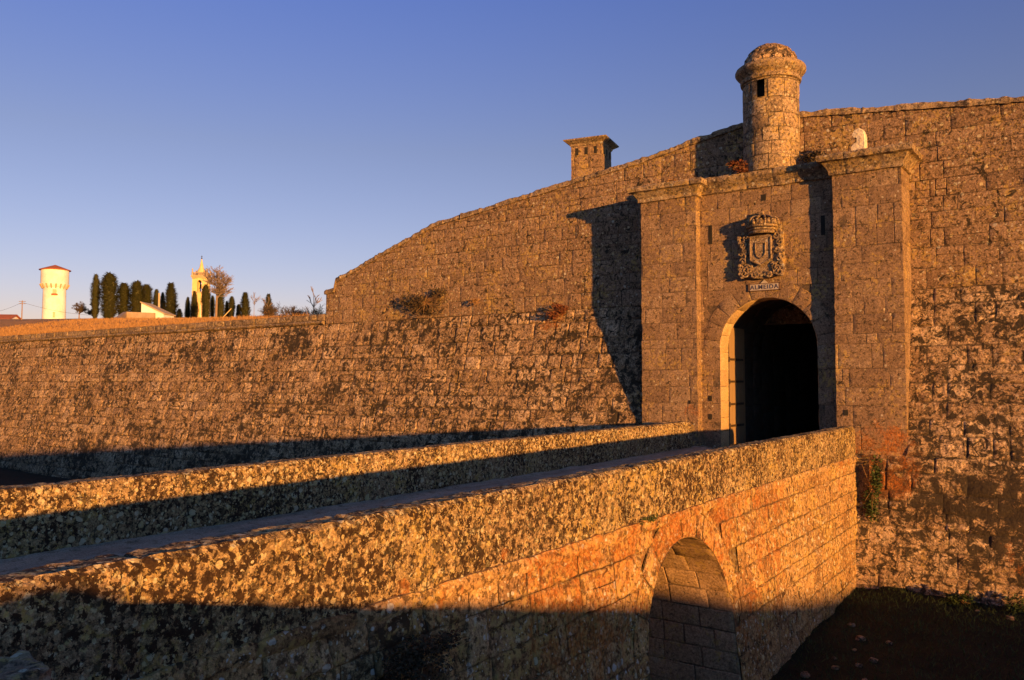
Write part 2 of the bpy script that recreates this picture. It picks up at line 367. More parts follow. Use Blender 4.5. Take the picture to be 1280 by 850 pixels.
def ground_mat_(name):
    s = NT(name); n1 = s.noise(1.4, 6, .6, 0, s.vmul(s.pos, (2.2, .5, 1))); n2 = s.noise(7, 8, .75); n3 = s.noise(60, 4, .7)
    col = s.mix(s.ramp(n1, .35, .65), (.56, .48, .37), (.36, .31, .24)); col = s.mix(s.ramp(n2, .50, .68), col, (.20, .18, .12))
    col = s.mix(.8, col, s.mix(s.ramp(n3, .3, .7), (.45, .45, .45), (1.35, 1.35, 1.35)), 'MULTIPLY')
    return s.end(col, s.bump(s.math('ADD', n2, s.math('MULTIPLY', n3, .5)), 1, .05))
RSW = [(-4.2, 20.9, -.1, 1.3, 2.0), (-14.3, 22.1, 3.9, .8, 1.9), (-.6, 20.7, -2.3, 1.2, 1.6), (-1.3, 20.6, -2.0, 1.2, .7)]
M_low = stone('weathered_rampart_stone', (.49, .325, .19), (.68, .49, .32), (.33, .21, .125), moss=.42, mossz=(-1.5, 3.6, .08), pale=.5, ochre=.14, red=.18, spots=RSW, bumpd=.035, blocky=.8, palecol=(.50, .40, .30), crust=.75, blotch=.66, bls=5.2, peb=.5, pebs=7.5, mosscol=(.016, .013, .009), mosspts=[(-21, 22, 3.8, 4., .06), (-27, 22, 3.3, 2.5, .10), (-1.6, 21, .3, 2.2, .03)])
M_up = stone('ashlar_parapet_stone', (.31, .20, .125), (.40, .27, .175), (.23, .145, .09), moss=.20, pale=.22, ochre=.34, red=.14, bumpd=.028, blocky=.5, crust=.6, grain=24, blotch=.30, bls=5, peb=.3, pebs=12)
M_gate = stone('gate_ashlar_stone', (.28, .182, .113), (.34, .235, .15), (.22, .14, .088), moss=.03, pale=.06, ochre=.28, red=.02, spots=[(-4.2, 21.0, -.1, 1.4, 2.0), (-9.1, 21.3, .9, .5, 1.)], bumpd=.019, blocky=.7, crust=.45, blotch=.15, peb=.2, pebs=16)
M_cor = stone('cornice_stone', (.32, .225, .14), (.42, .31, .20), (.2, .14, .09), moss=.38, pale=.35, ochre=.35, red=.1, bumpd=.02, crust=.7)
M_par = stone('lichen_crusted_parapet_stone', (.44, .30, .145), (.56, .42, .23), (.29, .19, .09), moss=.14, pale=.85, ochre=.30, red=.10, spots=[(-4.76, 5.15, .06, .16, 2.2), (-4.76, 6.6, .1, .12, 1.4), (-4.76, 15.0, .4, .3, .9)], bumpd=.032, blocky=.2, crust=.6, grain=34, pits=.95, nms=3.2, peb=.55, pebs=21, blotch=.22, bls=5.5, topdisc=.45, disca=(.60, .52, .36), discb=(.56, .43, .20), palecol=(.56, .50, .33), ochrecol=(.47, .32, .09))
M_bri = stone('bridge_stone', (.42, .245, .10), (.52, .33, .15), (.30, .165, .07), moss=.22, pale=.30, ochre=.45, red=.22, spots=[(-4.6, 11.2, -.1, 2.3, 2.0), (-4.6, 8.2, -.5, 2.3, 1.3), (-4.6, 14.0, -.4, 2.6, 1.0), (-4.6, 12.9, -1.8, 1.5, 1.0), (-4.6, 17, -.6, 2.0, .4), (-4.6, 5.6, -.1, .6, .9), (-4.6, 19.5, -.3, 1.5, .8)], bumpd=.018, crust=.65, blotch=.22, bls=4.5, blocky=.95, joint=.6, peb=.25, pebs=9, topdisc=.30, disca=(.50, .48, .44), discb=(.52, .40, .20), mosscol=(.05, .02, .006), mosspts=[(-4.6, 8.6, -1.3, 1.8, .13), (-4.6, 5.2, -.5, 1.1, .13), (-4.5, 12.9, -2.4, 1.2, .12), (-4.6, 7., -1.5, 2.4, .08)])
M_jamb = stone('gate_jamb_stone', (.50, .35, .19), (.58, .42, .24), (.42, .28, .15), moss=0, pale=.05, ochre=.3, red=0, bumpd=.008, crust=0)
M_vault = stone('arch_vault_stone', (.42, .27, .15), (.48, .32, .19), (.35, .22, .12), moss=.0, pale=.03, ochre=.3, red=.0, bumpd=.010, crust=.1)
M_deck = ground_mat_('deck_gravel')
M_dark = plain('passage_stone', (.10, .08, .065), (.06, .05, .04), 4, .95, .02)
M_white = plain('whitewash', (.78, .74, .64), (.66, .60, .50), 3)
M_wood = NT('old_door_wood')
_n = M_wood.noise(14, 6, .7, 0, M_wood.vmul(M_wood.pos, (1, 6, .35))); M_wood = M_wood.end(M_wood.mix(_n, (.20, .13, .07), (.33, .22, .12)), M_wood.bump(_n, 1, .01))
M_iron = plain('dark_iron', (.035, .028, .022), (.06, .035, .02), 20, .6)
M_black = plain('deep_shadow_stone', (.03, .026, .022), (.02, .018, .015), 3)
def ground_mat(name, a, b, c, sc_=.8, bd=.05):
    s = NT(name); n1 = s.noise(sc_, 6, .6); n2 = s.noise(9, 8, .75); n3 = s.noise(45, 4, .7)
    col = s.mix(s.ramp(n1, .35, .65), a, b); col = s.mix(s.ramp(n2, .45, .7), col, c)
    col = s.mix(.6, col, s.mix(s.ramp(n3, .3, .7), (.5, .5, .5), (1.3, 1.3, 1.3)), 'MULTIPLY')
    return s.end(col, s.bump(s.math('ADD', n2, s.math('MULTIPLY', n3, .4)), 1, bd))
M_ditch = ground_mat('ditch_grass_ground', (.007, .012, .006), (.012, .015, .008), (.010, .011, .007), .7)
M_bank = ground_mat('dry_grass_bank', (.50, .25, .09), (.30, .16, .06), (.55, .33, .13), .35, .08)
M_outer = ground_mat('outer_field', (.22, .16, .08), (.13, .11, .05), (.28, .2, .1), .3)

# ---------------------------------------------------------------- ground
GX, GY, GZ = 0, 0, 0
def edge_z(x): return np.interp(x, [-60, -12, -5, -3.4, -2.6, 0, 5, 12, 27, 40, 80], [.2, .3, .50, .52, .69, .61, .49, .32, .04, .0, -.2])
def grid_obj(name, xs, ys, zf, mat, kind='structure'):
    X, Y = np.meshgrid(xs, ys); Z = zf(X, Y); mb = MB(); mb.grid(np.stack([X, Y, Z], -1)); o = mb.build(name, mat); struct(o, kind); return o
def nz2(X, Y, f, seed, o=3): return fbm(np.stack([X*f, Y*f, 0*X], -1), seed, o)
# outer ground (glacis) on the camera's side of the ditch, cut by the bridge approach
def z_out(X, Y):
    d = np.maximum(0, 1.5-Y); z = edge_z(X)-.03*np.minimum(d, 120)-.0*d + .012*nz2(X, Y, .8, 3)*np.exp(-d/6)+.25*nz2(X, Y, .05, 5)*np.clip(d/20, 0, 1)+.84*np.exp(-((X-3.1)**2+((Y+1.35)*.9)**2)/.8)  # last term adds an unseen mound behind the camera to shade the near parapet
    m = np.exp(-np.maximum(0, np.abs(X+7.0)-2.5)*1.6)*np.clip(d*.6, 0, 1); return z*(1-m)+(-.012)*m
ys = 1.5-np.concatenate([np.linspace(0, 6, 31), np.geomspace(6.5, 2500, 34)])
xs_o = np.concatenate([-np.geomspace(2500, 13, 26), np.linspace(-12, -9.4, 14)]); xs_r = np.concatenate([np.linspace(-4.7, 12, 84), np.geomspace(12.6, 2500, 40)])
def z_app(X, Y): return z_out(X, Y)
grid_obj('glacis_ground', np.concatenate([xs_o, np.linspace(-9.2, -4.9, 22), xs_r]), np.concatenate([ys[ys < -2.2]]), z_out, M_outer)
grid_obj('glacis_ground', xs_r, ys[ys >= -2.6], z_out, M_outer)
grid_obj('glacis_ground', xs_o, ys[ys >= -2.6], z_out, M_outer)
# ditch floor
def z_ditch(X, Y): return -3.0+.05*nz2(X, Y, .9, 8)+.12*np.exp(-np.maximum(0, 20.6-Y)*1.3)*(1+.6*nz2(X, Y, 1.5, 9))-.0*X
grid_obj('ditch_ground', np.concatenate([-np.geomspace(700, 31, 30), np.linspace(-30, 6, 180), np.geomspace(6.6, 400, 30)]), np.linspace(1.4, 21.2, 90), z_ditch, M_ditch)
# rampart bank and the high ground behind
def z_ramp(X, Y):
    d = -.5807*X+.8141*Y; k = np.clip((Y-22.55)/16, 0, 1); k = 1-(1-k)**1.6
    far = 1.8+.0745*np.minimum(d, 150)-.03*np.clip(d-190, 0, 400)
    far = far+.28*nz2(X, Y, .06, 11, 2)+.07*nz2(X, Y, .6, 12)
    z = 4.38*(1-k)+far*k
    return z
xr = np.concatenate([-np.geomspace(2600, 92, 30), np.linspace(-90, -24.6, 150)]); yr = np.concatenate([np.linspace(22.5, 60, 76), np.geomspace(61, 2600, 50)])
def z_r2(X, Y):
    z = z_ramp(X, Y); return z
grid_obj('rampart_ground', xr, yr, z_r2, M_bank)
def z_terr(X, Y):
    top = np.interp(X, [-24.6, -19, -11, -8, 0, 400], [4.9, 6.6, 7.5, 7.8, 7.2, 7.0]); k = np.clip((Y-24.8)/14, 0, 1); b = z_ramp(X, Y)
    return top*(1-k)+b*k-.0*k
grid_obj('terreplein_ground', np.concatenate([np.linspace(-24.6, 14, 60), np.geomspace(15, 2600, 40)]), np.concatenate([np.linspace(24.7, 45, 30), np.geomspace(46, 2600, 45)]), z_terr, M_bank)

# ---------------------------------------------------------------- fortress wall
def bat(v): return np.where(v < 4.05, .263*(4.05-v), 0)-.0
XL, XR = -72., 16.
front = Path([(XL, 22.2), (XR, 22.2)])
def Pw(u, v, d):
    return np.stack([u+0*v, 22.2-bat(v)-d*.967, v+.25*d*(v < 4.05)], -1)
topx = [-24.95, -24.4, -24.3, -19.3, -11.1, -9.3, -8, -6.3, -3.6, -1.25, 14, 16]
topz = [5.35, 5.42, 5.80, 7.43, 8.46, 8.78, 8.98, 8.98, 8.66, 8.38, 7.9, 7.9]
def top(x): return np.interp(x, topx, topz)
fw = thing('rampart_wall', 'long weathered brown granite fortress wall with sloping top either side of the gate', 'wall', (-12, 22.2, -3))
cl = courses(-3.25, 4.05, (.34, .54), 3)
mb = MB()
kw = dict(rough=.022, out=.014, gap=.006, edge=.04, sink=.045, split=.18)
masonry(mb, Pw, XL, -30., cl, (.40, .95), 11, nx=6, ny=4, lost=.004, **kw)
masonry(mb, Pw, -30., -10.55, cl, (.35, .9), 12, nx=9, ny=6, lost=.006, **kw)
k0 = max(i for i, v in enumerate(cl) if v < .1)
masonry(mb, Pw, -3.75, XR, cl[k0:], (.5, 1.25), 13, nx=12, ny=7, **{**kw, 'out': .006, 'sink': .022, 'gap': .003})
k0 = max(i for i, v in enumerate(cl) if v < .1)
masonry(mb, Pw, -10.55, XR, cl[:k0+1], (.5, 1.25), 14, nx=12, ny=7, **{**kw, 'out': .008, 'sink': .022, 'gap': .003})
backing(mb, Pw, XL, -10.55, -3.3, 4.05, depth=.045); backing(mb, Pw, -3.75, XR, -3.3, 4.05, depth=.045); backing(mb, Pw, -10.55, -3.75, -3.3, cl[k0], depth=.045)
mb.build('lower_face', M_low, fw)
# upper vertical parapet
cu = courses(4.05, 9.3, (.36, .54), 5)
def clipt(u, v): return u, np.minimum(v, top(u)-.13)
def keept(u, v): return v-.16 < top(u)-.13
mb = MB()
kw = dict(rough=.011, out=.006, gap=.003, edge=.016, sink=.022, split=.10, clip=clipt, keep=keept)
masonry(mb, Pw, -24.9, -10.4, cu, (.45, 1.0), 21, nx=9, ny=6, **kw)
masonry(mb, Pw, -10.4, XR, cu, (.5, 1.15), 22, nx=9, ny=6, **kw)
backing(mb, Pw, -24.9, XR, 4.05, 9.2, depth=.02, clip=clipt, step=.2)
mb.build('upper_face', M_up, fw)
# solid core: top, end and back of the parapet
mb = MB(); xs = np.linspace(-24.88, XR, 220); tz = top(xs)-.12
P = np.stack([np.stack([xs, 0*xs+22.21, tz], -1), np.stack([xs, 0*xs+24.9, tz-.15], -1), np.stack([xs, 0*xs+24.9, tz*0+3.5], -1)]); mb.grid(P)
e = -24.88; mb.add([(e, 22.22, 3.5), (e, 24.9, 3.5), (e, 24.9, top(e)-.27), (e, 22.22, top(e)-.12)], [(0, 1, 2, 3)][::-1])
mb.build('core', M_up, fw)
# coping stones
mb = MB(); pr = [(-.045, -.125), (-.05, -.02), (-.02, .02), (.5, .05), (.5, -.125)]
sweep(mb, lambda u, a, b: np.stack([u, 22.2+a, top(u)+b], -1), pr, -24.95, XR, .05, .024, 31, joint=(.45, 1.0), fine=.05)
mb.build('coping', M_cor, fw)
# cordon moulding and the course above it, left of the high parapet
mb = MB(); pr = [(.02, 4.04), (-.07, 4.07), (-.10, 4.12), (-.07, 4.17), (.02, 4.19)]
sweep(mb, lambda u, a, b: np.stack([u, 22.2+a, b], -1), [(.3, 4.03)]+pr+[(.3, 4.2)], XL, -25.0, .07, .014, 32, joint=(.6, 1.1), fine=.05)
mb.build('cordon', M_cor, fw)
mb = MB(); masonry(mb, Pw, XL, -24.95, [4.19, 4.46], (.5, 1.1), 23, nx=7, ny=5, rough=.02, out=.02, sink=.04)
mb.grid(np.stack([np.stack([np.linspace(XL, -24.9, 60), np.full(60, y), np.full(60, z)], -1) for y, z in ((22.23, 4.19), (22.23, 4.43), (22.8, 4.40))]))
mb.build('upper_course', M_cor, fw)
# counterscarp wall on the near side of the ditch
for nm, a, b, lab in (('counterscarp_wall', -4.7, 60, 'low stone retaining wall of the ditch below the viewpoint, right of the bridge'), ('counterscarp_wall', -90, -9.35, 'low stone retaining wall of the ditch on the far side of the bridge')):
    mb = MB(); cs = courses(-3.1, .05, (.35, .5), 9)
    xx = np.linspace(a, b, 120)
    def Pc(u, v, d): return np.stack([u+0*v, 1.5+d, -3.1+(v+3.1)*(edge_z(u)+3.05)/3.15], -1)
    masonry(mb, Pc, a, b, cs, (.6, 1.3), 41, nx=6, ny=4, rough=.02, out=.02, sink=.04); backing(mb, Pc, a, b, -3.1, .05, step=1.)
    tag(mb.build(nm, M_low, None, (a/2+b/2, 1.5, -3)), lab, 'wall')

# ---------------------------------------------------------------- gate
gt = thing('fortress_gate', 'projecting granite gate front with two plain piers, heavy cornice and round arched opening', 'gate', (-7.1, 21.3, 0))
AX, AZ, AR, RO = -7.1, 2.70, 1.29, 1.76
gp = Path([(-10.58, 22.35), (-10.58, 21.2), (-8.92, 21.2), (-8.92, 21.5), (-5.3, 21.5), (-5.3, 21.2), (-3.72, 21.2), (-3.72, 22.35)])
Pg = wallmap(gp); uc = gp.u[3]+(AX+8.92)        # u of the arch axis
def gclip(u, v):
    x = u-uc; z = v-AZ; inrec = np.abs(x) < 1.82; r = np.hypot(x, z)
    up_ = (z > 0) & inrec & (r < RO)
    k = np.where(up_, RO/np.maximum(r, 1e-4), 1); u2 = uc+x*k; v2 = AZ+z*k
    lo = (z <= 0) & inrec & (np.abs(x) < AR); u2 = np.where(lo, uc+np.sign(x+1e-9)*AR, u2)
    return u2, v2
def gkeep(u, v):
    x = u-uc; z = v-AZ; return ~(((z > 0) & (np.hypot(x, z) < RO-.02)) | ((z <= 0) & (np.abs(x) < AR)))
cg = courses(-1.3, 6.95, (.38, .56), 8)
# a course joint falls at the springing
kk = int(np.argmin(np.abs(np.array(cg)-AZ))); cg[kk] = AZ
mb = MB(); masonry(mb, Pg, 0, gp.L, cg, (.42, .95), 51, nx=13, ny=8, rough=.008, out=.003, gap=.002, edge=.012, sink=.014, corners=gp.corners, clip=gclip, keep=gkeep, split=.05)
backing(mb, Pg, 0, gp.L, -1.3, 6.95, step=.06, depth=.010, clip=gclip, keep=gkeep, corners=gp.corners)
mb.build('wall', M_gate, gt)
# voussoirs
mb = MB()
def Pv(u, v, d): return np.stack([AX-v*np.cos(u), 21.5-d+0*u, AZ+v*np.sin(u)], -1)
masonry(mb, Pv, 0, np.pi, [AR, RO+.004], (.26, .32), 52, nx=6, ny=6, rough=.006, out=.002, gap=.002, edge=.012, sink=.012)
backing(mb, Pv, 0, np.pi, AR, RO, step=.05, depth=.015); mb.build('arch', M_gate, gt)
# jambs and vault of the opening, then the deeper passage
def arch_path(hw, zc, z0=-.02, n=20):
    a = np.linspace(0, np.pi, n); return Path([(-hw, z0)]+[(-hw*math.cos(t), zc+hw*math.sin(t)) for t in a]+[(hw, z0)])
def Pj(path, y0):
    def P(u, v, d):
        p, n = path.at(u); nn = n/np.maximum(np.hypot(n[..., 0], n[..., 1]), 1e-6)[..., None]
        return np.stack([AX+p[..., 0]+nn[..., 0]*d, y0+v, p[..., 1]+nn[..., 1]*d], -1)
    return P
ap = arch_path(AR, AZ); mb = MB()
masonry(mb, Pj(ap, 21.5), 0, ap.L, [0, .62], (.35, .5), 53, nx=5, ny=7, rough=.006, out=.004, gap=.004, edge=.012, sink=.015)
backing(mb, Pj(ap, 21.5), 0, ap.L, 0, .62, step=.08, depth=.012)
mb.build('jamb', M_jamb, gt)
ap2 = arch_path(1.42, 2.75); mb = MB()
masonry(mb, Pj(ap2, 22.12), 0, ap2.L, [0, .7, 1.5, 2.4, 3.2, 4.3, 5.5, 7, 9, 12], (.4, .5), 54, nx=5, ny=5, rough=.008, out=.006)
backing(mb, Pj(ap2, 22.12), 0, ap2.L, 0, 12, step=.3, depth=.02)
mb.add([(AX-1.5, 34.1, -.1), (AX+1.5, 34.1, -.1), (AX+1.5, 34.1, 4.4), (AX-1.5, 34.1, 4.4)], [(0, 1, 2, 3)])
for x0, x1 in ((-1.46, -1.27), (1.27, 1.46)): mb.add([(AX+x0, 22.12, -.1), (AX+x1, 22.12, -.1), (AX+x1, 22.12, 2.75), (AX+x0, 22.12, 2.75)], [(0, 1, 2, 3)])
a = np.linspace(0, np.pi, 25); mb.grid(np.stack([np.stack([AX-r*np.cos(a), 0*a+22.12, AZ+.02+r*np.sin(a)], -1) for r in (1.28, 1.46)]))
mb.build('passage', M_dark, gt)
mb = MB(); mb.grid(np.stack([np.stack([np.linspace(AX-1.45, AX+1.45, 8), np.full(8, y), np.full(8, -.004)], -1) for y in np.linspace(21.4, 34, 12)])); mb.build('passage_floor', M_deck, gt)
# door leaf folded back against the left jamb
dmb = MB(); dx = AX-1.34
for k in range(6): dmb.box((dx, 22.16+k*.205, .03), (dx+.06, 22.16+k*.205+.197, 3.3-.0*k))
door = dmb.build('door', M_wood, gt, smooth=False)
for z in (.55, 1.15, 1.78, 2.4):
    m2 = MB(); m2.box((dx+.06, 22.14, z-.03), (dx+.085, 23.2, z+.03)); tube(m2, (dx+.07, 22.12, z-.07), (dx+.07, 22.12, z+.07), .03, .03, 8); m2.build('strap_hinge', M_iron, door, smooth=False)
# cornices
def cornice(pts, z0, z1, prj, name, seed):
    pa = Path(pts); n = pa.n
    H = z1-z0; prof = [(0, z0), (.06, z0+.02), (.07, z0+.10*H/.4), (.12, z0+.16*H/.4), (.20, z0+.25*H/.4), (prj-.02, z0+.27*H/.4), (prj, z0+.36*H/.4), (prj-.03, z1), (-.25, z1+.03)]
    mb = MB(); prof = np.array(prof); pp = []
    for k in range(len(prof)-1):
        for j in range(3): pp.append(prof[k]+(prof[k+1]-prof[k])*j/3)
    pp.append(prof[-1]); pp = np.array(pp)
    us = np.unique(np.concatenate([np.linspace(0, pa.L, int(pa.L/.045)), pa.corners])); rr = np.random.default_rng(seed)
    jo = np.cumsum(rr.uniform(.45, .8, 20)); jd = np.zeros(len(us)); bid = np.zeros(len(us))
    for j_ in jo: jd = np.maximum(jd, np.exp(-((us-j_)/.025)**2)); bid[us > j_] = rr.random()
    p, nn = pa.at(us)
    A = pp[None, :, 0]-jd[:, None]*.02+.010*fbm(np.stack([us[:, None]*7+0*pp[None, :, 0], 0*us[:, None]+pp[None, :, 1]*7, 0*us[:, None]+pp[None, :, 0]*7], -1), seed, 3)
    Z = 0*us[:, None]+pp[None, :, 1]+.010*fbm(np.stack([us[:, None]*5+0*pp[None, :, 0], 0*us[:, None]+pp[None, :, 1]*5, 0*us[:, None]+pp[None, :, 0]*3], -1), seed+5, 3)
    X = np.stack([p[:, None, 0]+nn[:, None, 0]*A, p[:, None, 1]+nn[:, None, 1]*A, Z], -1)
    c = np.ones((*A.shape, 4)); c[..., 0] = bid[:, None]; c[..., 1] = .3; c[..., 2] = 1-jd[:, None]
    mb.grid(X, c, flip=True)
    return mb.build(name, M_cor, gt)
cornice([(-10.58, 22.3), (-10.58, 21.2), (-8.92, 21.2), (-8.92, 21.5)], 6.87, 7.32, .30, 'pier_cornice', 61)
cornice([(-8.93, 21.5), (-5.28, 21.5)], 6.92, 7.36, .24, 'middle_cornice', 62)
cornice([(-5.3, 21.5), (-5.3, 21.2), (-3.72, 21.2), (-3.72, 22.3)], 6.90, 7.40, .32, 'pier_cornice', 63)
# stone top of the gate block
mb = MB()
for x0, x1, y0, z in ((-10.45, -8.92, 21.3, 7.33), (-8.92, -5.3, 21.45, 7.37), (-5.3, -3.85, 21.3, 7.41)):
    xs = np.linspace(x0, x1, 20); ys_ = np.linspace(y0, 22.3, 12); X, Y = np.meshgrid(xs, ys_); mb.grid(np.stack([X, Y, z+.03*nz2(X, Y, 3, 6)], -1))
mb.build('roof', M_cor, gt)
# small openings (dark sockets) in the gate front
def socket(x, y, z, w_, h_, parent):
    m = MB(); m.box((x-w_/2, y-.012, z-h_/2), (x+w_/2, y+.1, z+h_/2)); m.build('slot', M_black, parent, smooth=False)
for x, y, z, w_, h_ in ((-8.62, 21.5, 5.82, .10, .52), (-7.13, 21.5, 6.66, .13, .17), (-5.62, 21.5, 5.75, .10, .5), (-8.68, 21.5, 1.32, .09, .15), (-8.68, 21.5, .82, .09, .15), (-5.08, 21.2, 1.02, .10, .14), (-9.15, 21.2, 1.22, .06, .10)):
    socket(x, y, z, w_, h_, gt)

# ---------------------------------------------------------------- bartizan
bx, by = -7.05, 21.98
bt = thing('bartizan', 'round domed stone sentry turret standing above the middle of the gate', 'turret', (bx, by, 7.35))
Rb = .735
def Pb(u, v, d):
    a = u/Rb; rr_ = Rb+d+np.where(v < 7.75, .02, 0); return np.stack([bx+rr_*np.sin(a), by-rr_*np.cos(a), v], -1)
wa = -.06*Rb      # slit position along the circumference
def bclip(u, v):
    m = (np.abs(u-wa) < .085) & (v > 9.27) & (v < 9.76); return np.where(m, wa+np.sign(u-wa+1e-9)*.085, u), v
def bkeep(u, v): return ~((np.abs(u-wa) < .085) & (v > 9.27) & (v < 9.76))
mb = MB(); cb = [7.36, 7.75, 8.1, 8.47, 8.85, 9.27, 9.76, 9.86]
masonry(mb, Pb, -np.pi*Rb, np.pi*Rb, cb, (.40, .72), 71, nx=12, ny=7, rough=.009, out=.008, gap=.006, edge=.016, sink=.02, clip=bclip, keep=bkeep)
backing(mb, Pb, -np.pi*Rb, np.pi*Rb, 7.36, 9.86, step=.07, depth=.018, clip=bclip, keep=bkeep)
mb.build('drum', M_cor, bt)
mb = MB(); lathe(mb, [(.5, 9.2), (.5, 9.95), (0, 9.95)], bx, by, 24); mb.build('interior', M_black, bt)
mb = MB(); lathe(mb, [(.72, 9.80), (.79, 9.83), (.80, 9.90), (.76, 9.95), (.79, 10.0), (.87, 10.06), (.92, 10.12), (.92, 10.19), (.90, 10.24), (.80, 10.28), (.70, 10.33), (.5, 10.34)], bx, by, 72, .010, 72); mb.build('cornice', M_cor, bt)
mb = MB()
def Pd(u, v, d):
    ph = v; a = u; r_ = (.715+d); return np.stack([bx+r_*np.cos(ph)*np.sin(a), by-r_*np.cos(ph)*np.cos(a), 10.26+r_*.93*np.sin(ph)], -1)
for k, (a0, a1) in enumerate(((0, .3), (.3, .6), (.6, .9), (.9, 1.2), (1.2, 1.565))):
    ww = .34/math.cos((a0+a1)/2); masonry(mb, Pd, -np.pi, np.pi, [a0, a1], (ww*.8, ww*1.3), 73+k, nx=6, ny=5, rough=.018, out=.012, gap=.012, edge=.03, sink=.02)
U, V = np.meshgrid(np.linspace(-np.pi, np.pi, 40), np.linspace(0, np.pi/2, 12)); mb.grid(Pd(U, V, -.012), np.tile([.3, .3, .2, 1.], (12, 40, 1)))
mb.build('dome', M_low, bt)

# ---------------------------------------------------------------- coat of arms over the arch
ca = thing('coat_of_arms', 'carved stone coat of arms with a crown and scrollwork above the arch', 'coat of arms', (-7.15, 21.48, 4.5))
def relief(mb, pts, y, dep, seed=0):     # closed outline in x,z extruded forward from y
    pts = np.array(pts, float); n = len(pts); cen = pts.mean(0); rings = [(1, 0), (1, dep*.8), (.93, dep), (.5, dep), (0.01, dep)]
    X = np.array([[(cen[0]+(p[0]-cen[0])*k, y-d, cen[1]+(p[1]-cen[1])*k) for p in np.vstack([pts, pts[:1]])] for k, d in rings]); mb.grid(X)
def scroll(mb, cx, cz, r0, turns, y, th, sgn=1, a0=0, seed=0):
    N = int(18*turns)+4; pr = None
    for k in range(N):
        t = k/(N-1); a = a0+sgn*t*turns*2*math.pi; r_ = r0*(1-t*.82); q = (cx+r_*math.cos(a), y-.04-.05*t, cz+r_*math.sin(a))
        if pr: tube(mb, pr, q, th*(1-.4*t), th*(1-.4*t), 7)
        pr = q
Y0 = 21.5; cx0 = -7.15
mb = MB(); relief(mb, [(cx0-.50, 4.55), (cx0, 4.48), (cx0+.50, 4.55), (cx0+.56, 5.0), (cx0+.54, 5.66), (cx0-.48, 5.66), (cx0-.56, 5.0)], Y0, .16); mb.build('backplate', M_cor, ca)
mb = MB(); relief(mb, [(cx0-.25, 4.98), (cx0, 4.84), (cx0+.25, 4.98), (cx0+.27, 5.60), (cx0-.27, 5.60)], Y0-.15, .10)
mb.build('shield', M_cor, ca)
mb = MB()
sh = [(-.13, 5.42), (-.13, 5.15), (-.09, 5.06), (0, 5.01), (.09, 5.06), (.13, 5.15), (.13, 5.42)]
for p, q in zip(sh, sh[1:]+sh[:1]): tube(mb, (cx0+p[0], Y0-.26, p[1]), (cx0+q[0], Y0-.26, q[1]), .022, .022, 6)
fr = [(-.27, 5.58), (-.27, 4.98), (0, 4.84), (.27, 4.98), (.27, 5.58)]
for p, q in zip(fr, fr[1:]+fr[:1]): tube(mb, (cx0+p[0], Y0-.25, p[1]), (cx0+q[0], Y0-.25, q[1]), .03, .03, 6)
mb.build('shield_border', M_cor, ca)
mb = MB(); rs = random.Random(4)
for sg in (-1, 1):
    for (ox, oz, r_, tn, a0) in ((.46, 4.64, .13, 1.6, 0.5), (.34, 4.82, .09, 1.2, 2), (.40, 4.74, .14, 1.5, 1.2), (.20, 4.60, .10, 1.3, 2.5), (.48, 4.98, .10, 1.2, 0), (.42, 5.22, .09, 1.3, 3.), (.50, 5.40, .11, 1.4, 1.), (.40, 5.60, .09, 1.2, 4.), (.55, 5.15, .06, 1, 0), (.56, 4.80, .06, 1, 2.)):
        scroll(mb, cx0+sg*ox, oz, r_, tn, Y0-.13, .034, sg, a0 if sg > 0 else math.pi-a0)
    for k in range(16):
        t = k/15; x = cx0+sg*(.50+.06*math.sin(t*9)); z = 4.56+t*1.15
        rock(mb, (x+rs.uniform(-.05, .05), Y0-.17, z), (.05, .06, .05), k+3, 4, .3)
for k in range(9): rock(mb, (cx0-.32+k*.08, Y0-.17, 4.58+abs(k-4)*.012), (.045, .06, .045), k, 4, .3)
mb.build('scrollwork', M_cor, ca)
mb = MB()      # crown: half-round band with arches meeting at a ball, open between them
az = np.linspace(-np.pi/2, np.pi/2, 22)
def ring(z, r_, t_): 
    for a_, b_ in zip(az[:-1], az[1:]): tube(mb, (cx0+r_*math.sin(a_), Y0-.05-r_*math.cos(a_)*1.05, z), (cx0+r_*math.sin(b_), Y0-.05-r_*math.cos(b_)*1.05, z), t_, t_, 7)
ring(5.70, .33, .045); ring(5.78, .345, .03); ring(5.86, .37, .035)
mb.box((cx0-.32, Y0-.2, 5.66), (cx0+.32, Y0, 5.88))
for a_ in np.linspace(-1.45, 1.45, 7):
    pr = None
    for t in np.linspace(0, 1, 9):
        rr2 = .37+.07*math.sin(t*math.pi)-.36*max(0, t-.35)/.65; z = 5.88+.27*math.sin(t*1.6)
        q = (cx0+rr2*math.sin(a_), Y0-.06-rr2*math.cos(a_), z)
        if pr: tube(mb, pr, q, .032, .032, 6)
        pr = q
    rock(mb, (cx0+.40*math.sin(a_+.22), Y0-.06-.40*math.cos(a_+.22), 5.96), (.05, .05, .08), 7, 5, .2)
rock(mb, (cx0, Y0-.12, 6.20), (.08, .08, .08), 3, 7, .05)
mb.build('crown', M_cor, ca)
